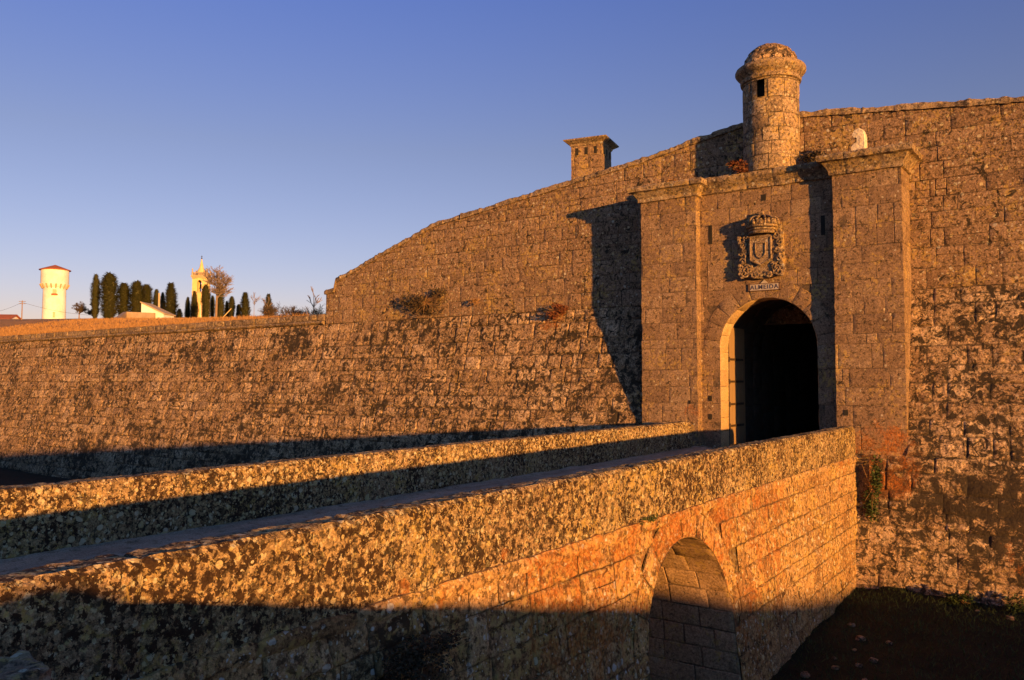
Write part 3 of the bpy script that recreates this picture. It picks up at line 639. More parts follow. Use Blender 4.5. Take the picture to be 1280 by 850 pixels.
# ---------------------------------------------------------------- tile name sign
M_pgr2 = plain('brown_sign_frame', (.16, .09, .055), (.10, .06, .04), 20)
M_tilew = plain('old_white_tile', (.46, .40, .34), (.36, .30, .25), 12, .5)
sg_ = thing('name_sign', 'small white tiled name sign reading ALMEIDA just over the arch', 'sign', (-7.14, 21.47, 4.27))
mb = MB(); xs = np.linspace(-7.52, -6.76, 8)
for k, (x0, x1) in enumerate(zip(xs[:-1], xs[1:])): mb.box((x0+.002, 21.465, 4.195), (x1-.002, 21.49, 4.355))
mb.build('tile_panel', M_tilew, sg_, smooth=False)
mb = MB(); mb.box((-7.56, 21.462, 4.175), (-6.72, 21.488, 4.193)); mb.box((-7.56, 21.462, 4.357), (-6.72, 21.488, 4.372)); mb.box((-7.57, 21.462, 4.175), (-7.525, 21.488, 4.372)); mb.box((-6.757, 21.462, 4.175), (-6.72, 21.488, 4.372))
mb.build('frame', M_pgr2, sg_, smooth=False)
mb = MB(); v = [(-7.24, 21.47, 4.375), (-7.04, 21.47, 4.375), (-7.14, 21.47, 4.47), (-7.24, 21.5, 4.375), (-7.04, 21.5, 4.375), (-7.14, 21.5, 4.47)]
mb.add(v, [(0, 1, 2), (4, 3, 5)]); mb.add(v, [(0, 3, 4, 1), (1, 4, 5, 2), (2, 5, 3, 0)]); mb.build('crest', M_tilew, sg_, smooth=False)
M_ink = plain('dark_blue_glaze', (.05, .05, .10), (.09, .08, .11), 9, .4)
fc = bpy.data.curves.new('lettering', 'FONT'); fc.body = 'ALMEIDA'; fc.size = .155; fc.extrude = .002; fc.space_character = 1.22; fc.offset = .004
fc.align_x = 'CENTER'; fc.align_y = 'CENTER'; fc.materials.append(M_ink)
fo = bpy.data.objects.new('lettering', fc); C.objects.link(fo)
bpy.context.view_layer.update(); me = bpy.data.meshes.new_from_object(fo.evaluated_get(bpy.context.evaluated_depsgraph_get())); bpy.data.objects.remove(fo)
fo = bpy.data.objects.new('lettering', me); C.objects.link(fo); fo.parent = sg_; fo.location = (0, -.008, .003); fo.rotation_euler = (R(90), 0, 0)
if not me.materials: me.materials.append(M_ink)

# ---------------------------------------------------------------- bridge
bg_ = thing('stone_bridge', 'lichen covered stone bridge with low parapets leading to the gate', 'bridge', (-7, 10, -3))
BX0, BX1 = -9.26, -4.80; S0, S1 = -2.3, 20.84
AC, AZb, ARb, ROb = 10.78, -1.80, 1.42, 1.80
def flare(u, v): return (.015+.10*np.clip((20.8-u)/8, 0, 1))*np.maximum(0, -v)
def Pf(sgn):
    x0 = BX1 if sgn > 0 else BX0
    def P(u, v, d): return np.stack([x0+sgn*(flare(u, v)+d), u+0*v, v], -1)
    return P
def bclip2(u, v):
    x = u-AC; z = v-AZb; r = np.hypot(x, z); k = np.where((z > 0) & (r < ROb), ROb/np.maximum(r, 1e-4), 1)
    u2 = AC+x*k; v2 = np.minimum(AZb+z*k, np.maximum(v, -.035)); lo = (z <= 0) & (np.abs(x) < ARb); return np.where(lo, AC+np.sign(x+1e-9)*ARb, u2), v2
def bkeep2(u, v):
    x = u-AC; z = v-AZb; return ~(((z > 0) & (np.hypot(x, z) < ROb-.02)) | ((z <= 0) & (np.abs(x) < ARb)))
cbr = courses(-3.2, -.03, (.32, .46), 4)
for sgn, sd_, nx_, ny_ in ((1, 81, 13, 8), (-1, 82, 6, 4)):
    mb = MB(); masonry(mb, Pf(sgn), S0, S1, cbr, (.34, .85), sd_, nx=nx_, ny=ny_, rough=.018, out=.010, gap=.004, edge=.024, sink=.024, clip=bclip2, keep=bkeep2, split=.12)
    backing(mb, Pf(sgn), S0, S1+.2, -3.2, 0, step=.06, depth=.03, clip=bclip2, keep=bkeep2)
    mb.build('side_wall', M_bri, bg_)
    mb = MB()
    def Pvb(u, v, d, P=Pf(sgn)): return P(AC-v*np.cos(u), AZb+v*np.sin(u), d+.004)
    masonry(mb, Pvb, 0, np.pi, [ARb, ROb+.004], (.24, .32), 83, nx=6, ny=6, rough=.012, out=.008, gap=.006, edge=.016, sink=.025)
    backing(mb, Pvb, 0, np.pi, ARb, ROb, step=.06, depth=.02); mb.build('arch_ring', M_bri, bg_)
app = arch_path(ARb, AZb, -3.2)
def Pvt(u, v, d):
    p, n = app.at(u); nn = n/np.maximum(np.hypot(n[..., 0], n[..., 1]), 1e-6)[..., None]
    p2 = np.stack([p[..., 0]+nn[..., 0]*d, p[..., 1]+nn[..., 1]*d], -1)
    fl = flare(AC+p2[..., 0], p2[..., 1])
    x = (BX1+fl)*v+(BX0-fl)*(1-v); return np.stack([x, AC+p2[..., 0], p2[..., 1]], -1)
mb = MB()
# courses run level along the vault: swap roles
def Pvt2(u, v, d): return Pvt(v, u/4.6, d)
cv = list(np.concatenate([[0], np.cumsum(np.full(24, app.L/24))])); masonry(mb, Pvt2, 0, 4.6, cv, (.45, .9), 84, nx=9, ny=5, rough=.006, out=.006, gap=.006, edge=.012, sink=.018)
backing(mb, Pvt2, 0, 4.6, 0, app.L, step=.1, depth=.014); mb.build('vault', M_vault, bg_)
# string course
mb = MB(); pr = [(.10, -.13), (-.035, -.125), (-.05, -.09), (-.05, -.02), (-.03, .01), (.10, .012)]
sweep(mb, lambda u, a, b: np.stack([BX1-a, u, b], -1), pr[::-1], S0, S1, .035, .014, 85, joint=(.7, 1.5), fine=.03)
mb.build('string_course', M_bri, bg_)
# parapets
def par(x0, x1, step, fine, amp, seed, y1):
    mb = MB(); h = .715; r_ = .035
    pr = [(x1, -.02), (x1, h-r_), (x1-r_, h), (x0+r_, h), (x0, h-r_), (x0, -.02)]
    def pos(u, a, b):
        e = np.clip((y1-u)/.16, 0, 1); drop = .14*(1-np.sqrt(1-(1-e)**2))*np.clip(b/h, 0, 1); return np.stack([a, u, b-drop], -1)
    sweep(mb, pos, pr, S0, y1, step, amp, seed, joint=(.9, 1.9), fine=fine, fr=11)
    return mb.build('parapet', M_par, bg_)
par(-5.10, BX1, .028, .028, .0075, 86, S1); par(BX0, -8.94, .05, .04, .007, 87, S1-.02)
# end wall of the abutment below the parapet
mb = MB(); 
def Pe(u, v, d): return np.stack([u+0*v, S1+d, v], -1)
backing(mb, Pe, BX0, BX1+.3, -3.2, 0, depth=0); mb.build('end_face', M_bri, bg_)
# deck
xs = np.linspace(BX0+.1, BX1-.1, 34); ysd = np.linspace(-6, 21.52, 330); X, Y = np.meshgrid(xs, ysd)
Z = .0+.012*nz2(X, Y, 1.6, 21, 3)+.035*np.exp(-np.minimum(np.abs(X+5.1), np.abs(X+8.94))*5)*(1+.5*nz2(X, Y, 3, 22))
Z = Z*np.clip((Y+6), 0, 1)
mb = MB(); mb.grid(np.stack([X, Y, Z], -1)); mb.build('deck', M_deck, bg_)

#@@REST
# ---------------------------------------------------------------- plants
M_cyp = plain('cypress_foliage', (.035, .042, .016), (.075, .07, .028), 3, .95, 0, 4, True)
M_leaf = plain('green_leaves', (.06, .085, .025), (.035, .05, .018), 12, .8)
M_red = plain('reddish_weed', (.19, .055, .025), (.11, .05, .025), 12, .9)
M_dry = plain('dry_stalks', (.42, .24, .10), (.24, .13, .05), 14, .95)
M_brush = plain('dark_dry_brush', (.09, .06, .035), (.05, .04, .025), 14, .95)
M_bark = plain('bare_bark', (.30, .20, .13), (.18, .13, .09), 9, .95, 0, 4, True)
M_twig = plain('pale_twigs', (.26, .20, .17), (.17, .13, .11), 9, .95, 0, 4, True)
def leaves(mb, P, size, rr, up=.2, asp=.5):
    n = len(P); a = rr.uniform(0, 2*np.pi, n); t = np.stack([np.cos(a), np.sin(a), rr.normal(up, .5, n)], -1); t /= np.linalg.norm(t, axis=1)[:, None]
    b = np.cross(t, rr.normal(0, 1, (n, 3))); b /= np.linalg.norm(b, axis=1)[:, None]; s_ = size*rr.uniform(.5, 1.4, (n, 1))
    v = np.stack([P, P+t*s_*.5+b*s_*asp*.5, P+t*s_, P+t*s_*.5-b*s_*asp*.5], 1).reshape(-1, 3)
    mb.add(v, np.arange(4*n).reshape(n, 4))
def blades(mb, P, h, wd, rr, lean=.35):
    n = len(P); a = rr.uniform(0, 2*np.pi, n); s_ = np.stack([np.cos(a), np.sin(a), 0*a], -1)*wd; H = h*rr.uniform(.4, 1.3, (n, 1))
    tip = P+np.concatenate([rr.normal(0, lean, (n, 2))*H, H], 1)
    mb.add(np.stack([P-s_, P+s_, tip], 1).reshape(-1, 3), np.arange(3*n).reshape(n, 3))
def ball(rr, n, c, r):
    d = rr.normal(0, 1, (n, 3)); d /= np.linalg.norm(d, axis=1)[:, None]; return np.array(c)+d*np.array(r)*rr.uniform(.25, 1, (n, 1))**.5
def weed(name, c, r, n, size, mat, label, seed, stems=14, smat=None):
    rr = np.random.default_rng(seed); o = thing(name, label, 'plant', c); mb = MB(); P = []
    for k in range(7): P.append(ball(rr, n//7, np.array(c)+rr.uniform(-.6, .6, 3)*np.array(r), np.array(r)*rr.uniform(.3, .6)))
    leaves(mb, np.concatenate(P), size, rr); mb.build('foliage', mat, o)
    mb = MB()
    for k in range(stems):
        e = np.array(c)+rr.uniform(-.9, .9, 3)*np.array(r); tube(mb, c, e, .008, .003, 4)
    mb.build('stem', smat or M_dry, o); return o
weed('wall_plant', (-4.42, 20.70, -.75), (.22, .16, .75), 1300, .07, M_leaf, 'bright green leafy plant growing in the corner between bridge and right pier', 1)
weed('wall_plant', (-7.75, 21.3, 7.55), (.34, .16, .20), 700, .07, M_red, 'reddish dry weed growing on the cornice left of the round turret', 2, 25)
weed('wall_plant', (-5.85, 21.75, 7.55), (.45, .2, .22), 700, .07, M_brush, 'dark bushy weed on the cornice right of the round turret', 3)
weed('wall_plant', (-19.5, 22.0, 4.6), (1.15, .25, .50), 1500, .085, M_brush, 'dark brown dry bush growing out of the wall face left of the gate', 4, 60)
weed('wall_plant', (-14.0, 21.95, 4.0), (.42, .34, .28), 1100, .07, M_red, 'rust red weed growing from the wall near the left pier shadow', 5, 30)
weed('wall_plant', (-9.75, 21.5, 7.42), (.28, .15, .13), 350, .05, M_dry, 'small dry grass tuft on top of the left pier cornice', 6)
weed('wall_plant', (-4.55, 5.15, -.45), (.16, .55, .20), 2200, .035, M_brush, 'dark mossy creeper hanging on the near bridge side under the ledge', 7)
weed('wall_plant', (-17.3, 22.0, 4.5), (.3, .14, .12), 200, .06, M_dry, 'little dry tuft high on the wall between the dark bush and red weed', 8)
weed('ditch_weed', (-2.6, 20.05, -2.85), (.30, .2, .16), 500, .07, M_leaf, 'low leafy weed at the wall foot in the ditch, the one nearer the bridge', 11)
weed('ditch_weed', (-1.5, 20.1, -2.85), (.4, .2, .2), 600, .07, M_leaf, 'low leafy weed at the wall foot in the ditch, farther from the bridge', 12)
weed('ledge_weed', (-4.74, 9.6, .02), (.05, .35, .05), 260, .03, M_leaf, 'small green weed on the ledge under the near parapet before the arch', 13, 8)
# dry vegetation along the bank top
rr = np.random.default_rng(31)
n = 60000; X = -26-rr.random(n)**1.3*50; Y = 22.9+rr.random(n)**1.8*26; mb = MB()
blades(mb, np.stack([X, Y, z_ramp(X, Y)-.02], -1), .20, .035, rr, .5); n = 9000; X = -25-rr.random(n)**1.2*32; Y = 22.75+rr.random(n)*1.6; Pq = np.stack([X, Y, z_ramp(X, Y)-.02], -1); kq = noise(Pq*np.array([.9, .9, 0]), 4) > -.05; blades(mb, Pq[kq], .30, .02, rr, .5)
o = mb.build('dry_grass', M_dry); tag(o, 'short dry grass covering the bank behind the left wall', 'grass'); o['kind'] = 'stuff'
n = 16000; X = rr.uniform(-5, 3.5, n); Y = 21-rr.random(n)**1.6*9; k = Y < 20.45; X, Y = X[k], Y[k]; mb = MB()
blades(mb, np.stack([X, Y, z_ditch(X, Y)-.02], -1), .10, .010, rr, .6); o = mb.build('ditch_grass', M_leaf); tag(o, 'short green grass growing in the bottom of the ditch', 'grass'); o['kind'] = 'stuff'
# scrub: bare tangled bushes
def branchy(mb, p, d, L, r, depth, rr, spread=.6, curve=.25, kids=(2, 4), minr=.006):
    p = np.array(p, float); d = np.array(d, float); q = p
    for s_ in range(3):
        nd = d+rr.normal(0, curve*.3, 3); nd /= np.linalg.norm(nd); nq = q+nd*L/3; tube(mb, q, nq, max(r*(1-s_*.2), minr), max(r*(1-(s_+1)*.2), minr), 4 if depth < 3 else 6); q = nq; d = nd
        if depth > 0 and s_ >= 1 or (depth > 1 and s_ == 0 and rr.random() < .4):
            for k in range(rr.integers(*kids)):
                v = d+rr.normal(0, spread, 3); v[2] = abs(v[2])*.8+.15; v /= np.linalg.norm(v); branchy(mb, q, v, L*rr.uniform(.55, .8), r*.55, depth-1, rr, spread, curve, kids, minr)
sp = [(-39.4, 33.1, .75), (-37.2, 31.8, .7), (-42.0, 34.6, .85), (-34.5, 30.6, .6), (-45.5, 37.2, .9), (-48.8, 38.7, 1.0), (-36.0, 32.8, .9), (-32.6, 29.6, .55), (-30.6, 28.6, .55), (-53, 41.5, .9), (-40.6, 35.2, 1.0), (-28.6, 27.2, .5), (-34.8, 31.9, .7), (-46.8, 36.6, .8)]
for k, (x, y, h) in enumerate(sp):
    rr = np.random.default_rng(100+k); z = float(z_ramp(np.array(x), np.array(y))); o = thing('scrub_bush', '', 'bush', (x, y, z-.05), 'bare scrub bushes along the bank'); o['label'] = 'bare tangled scrub bush on the bank beside the high wall end'
    mb = MB()
    for j in range(8):
        a = rr.uniform(0, 6.28); branchy(mb, (x+rr.normal(0, .15), y+rr.normal(0, .15), z-.05), (math.cos(a)*.7, math.sin(a)*.7, .75), h*.62, .014, 2, rr, .7, .5, (2, 4), .007)
    mb.build('branches', M_brush, o)
    mb = MB(); leaves(mb, ball(rr, 260, (x, y, z+h*.25), (h*.8, h*.8, h*.35)), .07, rr); mb.build('leaves', M_dry, o)
# far trees
def bare_tree(name, x, y, h, seed, label, lean=(0, 0), r=.09, depth=4, spread=.5, mat=None, group=None, crown0=.35, kids=(2, 4), wide=1.):
    rr = np.random.default_rng(seed); z = float(z_ramp(np.array(x), np.array(y)))-.1; o = thing(name, label, 'tree', (x, y, z), group); mb = MB()
    p = np.array([x, y, z]); q = p+np.array([lean[0], lean[1], h*crown0]); tube(mb, p, q, r, r*.75, 8); q2 = q+np.array([lean[0]*.6, lean[1]*.6, h*.28]); tube(mb, q, q2, r*.75, r*.5, 8); mb.build('trunk', M_bark, o)
    mb = MB()
    for k in range(5):
        s_ = q+(q2-q)*rr.uniform(0, 1); a = rr.uniform(0, 6.28); branchy(mb, s_, (math.cos(a)*.6*wide, math.sin(a)*.6*wide, .8), h*.24, r*.4, depth-1, rr, spread*wide, .3, kids, .018)
    branchy(mb, q2, (0, 0, 1), h*.25, r*.5, depth-1, rr, spread, .3, kids, .018)
    mb.build('crown', mat or M_twig, o); return o
bare_tree('bare_tree', -87.2, 60.3, 6.0, 7, 'tall leafless tree with pale twigs just right of the yellow church tower', r=.17, lean=(.1, 0), depth=4, spread=.55, wide=1.1)
bare_tree('bare_tree', -136.4, 68.6, 3.2, 8, 'low leafless tree nearest the white water tower', r=.12, depth=4, spread=.8, mat=M_brush, wide=1.7, crown0=.25)
bare_tree('bare_tree', -133.2, 69.3, 3.0, 9, 'low dark leafless tree beside the leftmost slim cypress', r=.12, depth=4, spread=.8, mat=M_brush, wide=1.7, crown0=.25)
bare_tree('bare_sapling', -75.1, 56.7, 2.9, 10, 'thin bare sapling left of the rightmost cypress, the farther from it', r=.03, depth=2, spread=.25)
bare_tree('bare_sapling', -74.0, 57.6, 2.6, 11, 'thin bare sapling close beside the rightmost cypress', r=.03, depth=2, spread=.25)
bare_tree('bare_sapling', -46.5, 40.3, 2.4, 12, 'thin upright sapling standing among scrub next to the high wall end', r=.04, depth=2, spread=.2)
# cypresses
def cypress_mesh(kind, seed):
    """unit height crown and trunk, base at the origin"""
    rr = np.random.default_rng(seed); H = 1.
    prof = {0: [(.0, .03), (.45, .10), (.85, .40), (1, .62), (.82, .78), (.42, .92), (0, 1)], 1: [(.3, .03), (.9, .12), (1, .35), (.8, .60), (.5, .80), (.22, .93), (0, 1)], 2: [(.3, .03), (.8, .15), (1, .5), (1, .72), (.8, .87), (.42, .96), (0, 1)]}[kind]
    zs = np.array([p[1] for p in prof]); rs_ = np.array([p[0] for p in prof])
    mb = MB(); a = np.linspace(0, 2*np.pi, 17); Z = np.linspace(.04, .96, 16); A, ZZ = np.meshgrid(a, Z, indexing='ij'); rad = np.interp(ZZ, zs, rs_)*.5*.78
    rad = rad*(1+.25*noise(np.stack([np.cos(A)*2, np.sin(A)*2, ZZ*9], -1), seed)); Xc = np.stack([rad*np.cos(A), rad*np.sin(A), ZZ], -1); Xc[-1] = Xc[0]; mb.grid(Xc)
    n = 2600; z = rr.uniform(.04, 1.0, n); th = rr.uniform(0, 2*np.pi, n); lump = 1+.28*noise(np.stack([np.cos(th)*1.6, np.sin(th)*1.6, z*7], -1), seed+1)
    r_ = np.interp(z, zs, rs_)*.5*lump*rr.uniform(.70, 1.18, n); P = np.stack([r_*np.cos(th), r_*np.sin(th), z*.97], -1)
    d = np.stack([np.cos(th)*.28, np.sin(th)*.28, rr.uniform(.02, .05, n)], -1)*np.array([1, 1, 1]); s_ = rr.uniform(.5, 1.2, (n, 1)); d = d*s_; b = np.stack([-np.sin(th), np.cos(th), 0*th], -1)*.075*s_
    mb.add(np.stack([P-b, P+b, P+d], 1).reshape(-1, 3), np.arange(3*n).reshape(n, 3))
    tm = MB(); tube(tm, (0, 0, -.05), (0, 0, .3), .1, .07, 8); return mb, tm
protos = []
cyl = [(-117.0, 61.1, 1.15, 17.15, 0, 'leftmost cypress of the row, slim and pointed'), (-113.5, 61.2, 2.14, 17.12, 2, 'broadest tall dark cypress, second from the left'),
 (-117.5, 65.6, 1.72, 16.37, 2, 'third cypress from the left, rounded top, standing apart'), (-115.1, 66.2, 1.88, 16.54, 2, 'fourth cypress from the left, behind the low wall left end'), (-119.5, 70.3, 1.67, 16.72, 2, 'cypress with sloping shoulder behind the roofless shed wall'),
 (-119.2, 71.8, 1.0, 16.09, 0, 'slim cypress just left of the brown chimney post'), (-117.5, 71.8, .74, 15.49, 0, 'very slim cypress just right of the brown chimney post'), (-111.0, 69.1, 1.88, 16.25, 1, 'large conical cypress to the right of the white shed'),
 (-109.0, 69.3, .9, 12.3, 1, 'lowest stunted cypress at the foot of the large conical one'), (-111.6, 72.3, .84, 14.44, 1, 'small cypress at the left of the group under the church tower'), (-108.1, 71.1, 1.06, 15.02, 1, 'cypress touching the left edge of the church tower'),
 (-104.1, 70.3, 1.15, 15.66, 2, 'tall cypress right in front of the church tower'), (-108.6, 74.5, .72, 14.68, 0, 'thin cypress between the church tower front and the tall bare tree'), (-101.5, 70.9, 1.14, 15.55, 1, 'tall cypress directly right of the tall bare tree trunk'),
 (-105.1, 74.5, .71, 13.65, 1, 'short cypress behind the leaning pole'), (-102.8, 73.7, .93, 14.15, 0, 'slim pointed cypress to the right of the leaning pole'), (-103.6, 75.5, .7, 13.17, 2, 'small greener round topped cypress left of the pair of right hand cypresses'),
 (-97.8, 72.3, 1.3, 14.3, 1, 'conical cypress second from the right'), (-91.9, 71.7, 1.09, 13.65, 1, 'rightmost cypress, small cone standing alone near the saplings')]
cache = {}
for k, (x, y, wd, ztop, kind, lab) in enumerate(cyl):
    z = float(z_ramp(np.array(x), np.array(y)))-.25; o = thing('cypress_tree', lab, 'cypress', (x, y, z), 'cypress trees on the far ridge')
    key = (kind, k % 2)
    if key not in cache:
        cm, tm = cypress_mesh(kind, 40+kind*2+k % 2); cache[key] = (cm, tm)
        r0 = bpy.data.objects.new('tmp', None); a_ = cm.build('crown', M_cyp, o, None); b_ = tm.build('trunk', M_bark, o)
        # meshes are modelled round the origin
        for q in (a_, b_): q.data.transform(__import__('mathutils').Matrix.Translation(Vector(o.location)))
        bpy.data.objects.remove(r0); cache[key] = (a_.data, b_.data)
        for q in (a_, b_): pass
    else:
        for nm, me_ in zip(('crown', 'trunk'), cache[key]):
            q = bpy.data.objects.new(nm, me_); C.objects.link(q); q.parent = o
    for q in [c_ for c_ in C.objects if c_.parent == o]: q.scale = (wd*.9, wd*.9, ztop-z); q.rotation_euler.z = k*1.3

# ---------------------------------------------------------------- far buildings
def gz(x, y): return float(z_ramp(np.array(x), np.array(y)))
M_yel = plain('yellow_tower_render', (.72, .53, .25), (.60, .44, .20), 1.5)
M_cream = plain('cream_render', (.80, .80, .80), (.66, .64, .60), .8)
M_tile = plain('terracotta_tiles', (.42, .13, .06), (.30, .10, .05), 3)
M_pgran = plain('pale_granite_trim', (.50, .38, .24), (.40, .30, .19), 2)
M_win = plain('dark_window', (.02, .022, .03), (.03, .03, .035), 2, .3)
x, y = -154.8, 73.3; b = gz(x, y)-.5; T = 22.0
wt = thing('water_tower', 'round cream water tower with bracketed tank and conical red tiled roof', 'water tower', (x, y, b))
mb = MB(); lathe(mb, [(2.15, b), (1.95, 12.6), (1.88, 18.8)], x, y, 36, .0, 1); mb.build('shaft', M_cream, wt)
mb = MB(); lathe(mb, [(1.88, 18.7), (2.15, 19.0), (2.30, 19.35), (2.30, T-.05), (2.1, T)], x, y, 36); mb.build('tank', M_cream, wt)
for k in range(18):
    mb = MB()
    a = k*2*math.pi/18; c, s_ = math.cos(a), math.sin(a)
    tube(mb, (x+2.0*c, y+2.0*s_, 18.55), (x+2.38*c, y+2.38*s_, 19.35), .11, .13, 5)
    mb.build('corbel', M_pgran, wt)
mb = MB(); lathe(mb, [(2.3, T-.12), (2.62, T-.08), (2.62, T+.02), (1.2, T+.55), (0, T+.98)], x, y, 36); mb.build('roof', M_tile, wt)
dirc = np.array([-x, -y]); dirc = dirc/np.linalg.norm(dirc); ang = math.atan2(dirc[1], dirc[0])
def rbox(mb, cx, cy, ang, r0, r1, hw, z0, z1):   # box sticking out radially
    c, s_ = math.cos(ang), math.sin(ang); v = []
    for z in (z0, z1):
        for r_, t_ in ((r0, -hw), (r1, -hw), (r1, hw), (r0, hw)): v.append((cx+c*r_-s_*t_, cy+s_*r_+c*t_, z))
    mb.add(v, [(0, 3, 2, 1), (4, 5, 6, 7), (0, 1, 5, 4), (1, 2, 6, 5), (2, 3, 7, 6), (3, 0, 4, 7)])
mb = MB(); rbox(mb, x, y, ang, 1.7, 2.06, .32, 17.55, 18.3); w1 = mb.build('window', M_win, wt); mb = MB(); rbox(mb, x, y, ang, 1.7, 2.35, .5, 17.25, 17.5); mb.build('balcony', M_tile, w1)
mb = MB(); rbox(mb, x, y, ang, 1.7, 2.10, .18, 13.2, 14.2); mb.build('window', M_win, wt)
# church tower
x, y = -150.8, 100.7; b = gz(x, y)-.5; ch = thing('church_tower', 'yellow baroque church bell tower with balustrade and pointed spire among cypresses', 'church tower', (x, y, b)); fa = math.atan2(-y, -x)-.25
def qbox(mb, hw, z0, z1, hw2=None):
    hw2 = hw if hw2 is None else hw2; v = []
    for z, h_ in ((z0, hw), (z1, hw2)):
        for i_ in range(4): a = fa+math.pi/4+i_*math.pi/2; v.append((x+h_*1.414*math.cos(a), y+h_*1.414*math.sin(a), z))
    mb.add(v, [(3, 2, 1, 0), (4, 5, 6, 7), (0, 1, 5, 4), (1, 2, 6, 5), (2, 3, 7, 6), (3, 0, 4, 7)])
mb = MB(); qbox(mb, 1.72, b, 20.0); 
for i_ in range(4):   # four corner piers round the belfry openings
    a = fa+math.pi/4+i_*math.pi/2; cx_, cy_ = x+1.12*1.414*math.cos(a), y+1.12*1.414*math.sin(a); v = []
    for z in (20.0, 22.9):
        for j in range(4): aa = fa+math.pi/4+j*math.pi/2; v.append((cx_+.60*1.414*math.cos(aa), cy_+.60*1.414*math.sin(aa), z))
    mb.add(v, [(3, 2, 1, 0), (4, 5, 6, 7), (0, 1, 5, 4), (1, 2, 6, 5), (2, 3, 7, 6), (3, 0, 4, 7)])
for i_ in range(4):   # arched heads
    a = fa+i_*math.pi/2; c, s_ = math.cos(a), math.sin(a)
    th = np.linspace(0, math.pi, 9); rows = []
    for rr_, zz in ((.88, 0), (1.2, .0)):
        pts = []
        for t in th:
            lx = -.52*math.cos(t) if rr_ < 1 else -.56*math.cos(t); lz = 21.95+.52*math.sin(t) if rr_ < 1 else 22.9
            pts.append((x+c*1.70-s_*lx, y+s_*1.70+c*lx, lz))
        rows.append(pts)
    mb.grid(np.array(rows))
qbox(mb, 1.72, 22.75, 22.95); mb.build('wall', M_yel, ch, smooth=False)
mb = MB(); qbox(mb, 1.88, 22.9, 23.15); qbox(mb, 2.02, 23.15, 23.4); mb.build('cornice', M_pgran, ch, smooth=False)
mb = MB(); qbox(mb, 1.78, 19.85, 20.05); mb.build('string_course', M_pgran, ch, smooth=False)
mb = MB()
for i_ in range(4):
    a = fa+i_*math.pi/2; c, s_ = math.cos(a), math.sin(a)
    for j in range(11): l_ = -1.6+j*.32; px_, py_ = x+c*1.72-s_*l_, y+s_*1.72+c*l_; tube(mb, (px_, py_, 23.4), (px_, py_, 24.0), .07, .07, 5)
    tube(mb, (x+c*1.72+s_*1.8, y+s_*1.72-c*1.8, 24.05), (x+c*1.72-s_*1.8, y+s_*1.72+c*1.8, 24.05), .08, .08, 4)
mb.build('balustrade', M_pgran, ch, smooth=False)
for i_ in range(4):
    a = fa+math.pi/4+i_*math.pi/2; cx_, cy_ = x+1.7*1.414*math.cos(a), y+1.7*1.414*math.sin(a); mb = MB(); lathe(mb, [(.22, 23.4), (.22, 24.1), (.1, 24.3), (.2, 24.6), (0, 24.95)], cx_, cy_, 10); mb.build('finial', M_pgran, ch)
mb = MB(); lathe(mb, [(1.15, 23.4), (1.1, 24.1), (.95, 24.6), (.62, 25.0), (.48, 25.3), (.40, 25.7), (.22, 26.4), (.10, 27.0)], x, y, 16); mb.build('spire', M_yel, ch)
mb = MB(); tube(mb, (x, y, 26.9), (x, y, 27.75), .06, .05, 5); rock(mb, (x, y, 27.15), (.17, .17, .17), 1, 5, 0); tube(mb, (x-.18, y-.1, 27.5), (x+.18, y+.1, 27.5), .05, .05, 5); mb.build('cross', M_iron, ch)
mb = MB(); lathe(mb, [(.42, 20.9), (.34, 21.1), (.26, 21.5), (.12, 21.75), (0, 21.8)], x, y, 14); mb.build('bell', M_iron, ch)
ch.scale = (.84, .84, 1)
# white house at the far left
x, y = -151.4, 63.5; b = gz(x, y)-2.0; hs = thing('white_house', 'white house with red tiled roof at the far left edge', 'house', (x, y, b))
def gable(cx, cy, ang, L, W, z0, ze, zr, mw, mr, parent, ov=.3):
    c, s_ = math.cos(ang), math.sin(ang); f = lambda u, v, z: (cx+c*u-s_*v, cy+s_*u+c*v, z)
    mb = MB(); v = [f(-L, -W, z0), f(L, -W, z0), f(L, W, z0), f(-L, W, z0), f(-L, -W, ze), f(L, -W, ze), f(L, W, ze), f(-L, W, ze), f(-L, 0, zr), f(L, 0, zr)]
    mb.add(v, [(0, 1, 5, 4), (2, 3, 7, 6)]); mb.add(v, [(1, 2, 6, 9, 5), (3, 0, 4, 8, 7)]); w_ = mb.build('wall', mw, parent, smooth=False)
    mb = MB(); k = (zr-ze)/W
    for sg in (-1, 1):
        e = W+ov; q = [f(-L-ov, 0, zr+.05), f(L+ov, 0, zr+.05), f(L+ov, sg*e, zr+.05-k*e), f(-L-ov, sg*e, zr+.05-k*e), f(-L-ov, 0, zr+.2), f(L+ov, 0, zr+.2), f(L+ov, sg*e, zr+.2-k*e), f(-L-ov, sg*e, zr+.2-k*e)]
        mb.add(q, [(0, 1, 2, 3), (7, 6, 5, 4), (0, 4, 5, 1), (1, 5, 6, 2), (2, 6, 7, 3), (3, 7, 4, 0)])
    mb.build('roof', mr, parent, smooth=False)
gable(x-1.2, y-1, .75, 3.3, 2.4, b, 12.05, 12.9, M_cream, M_tile, hs)
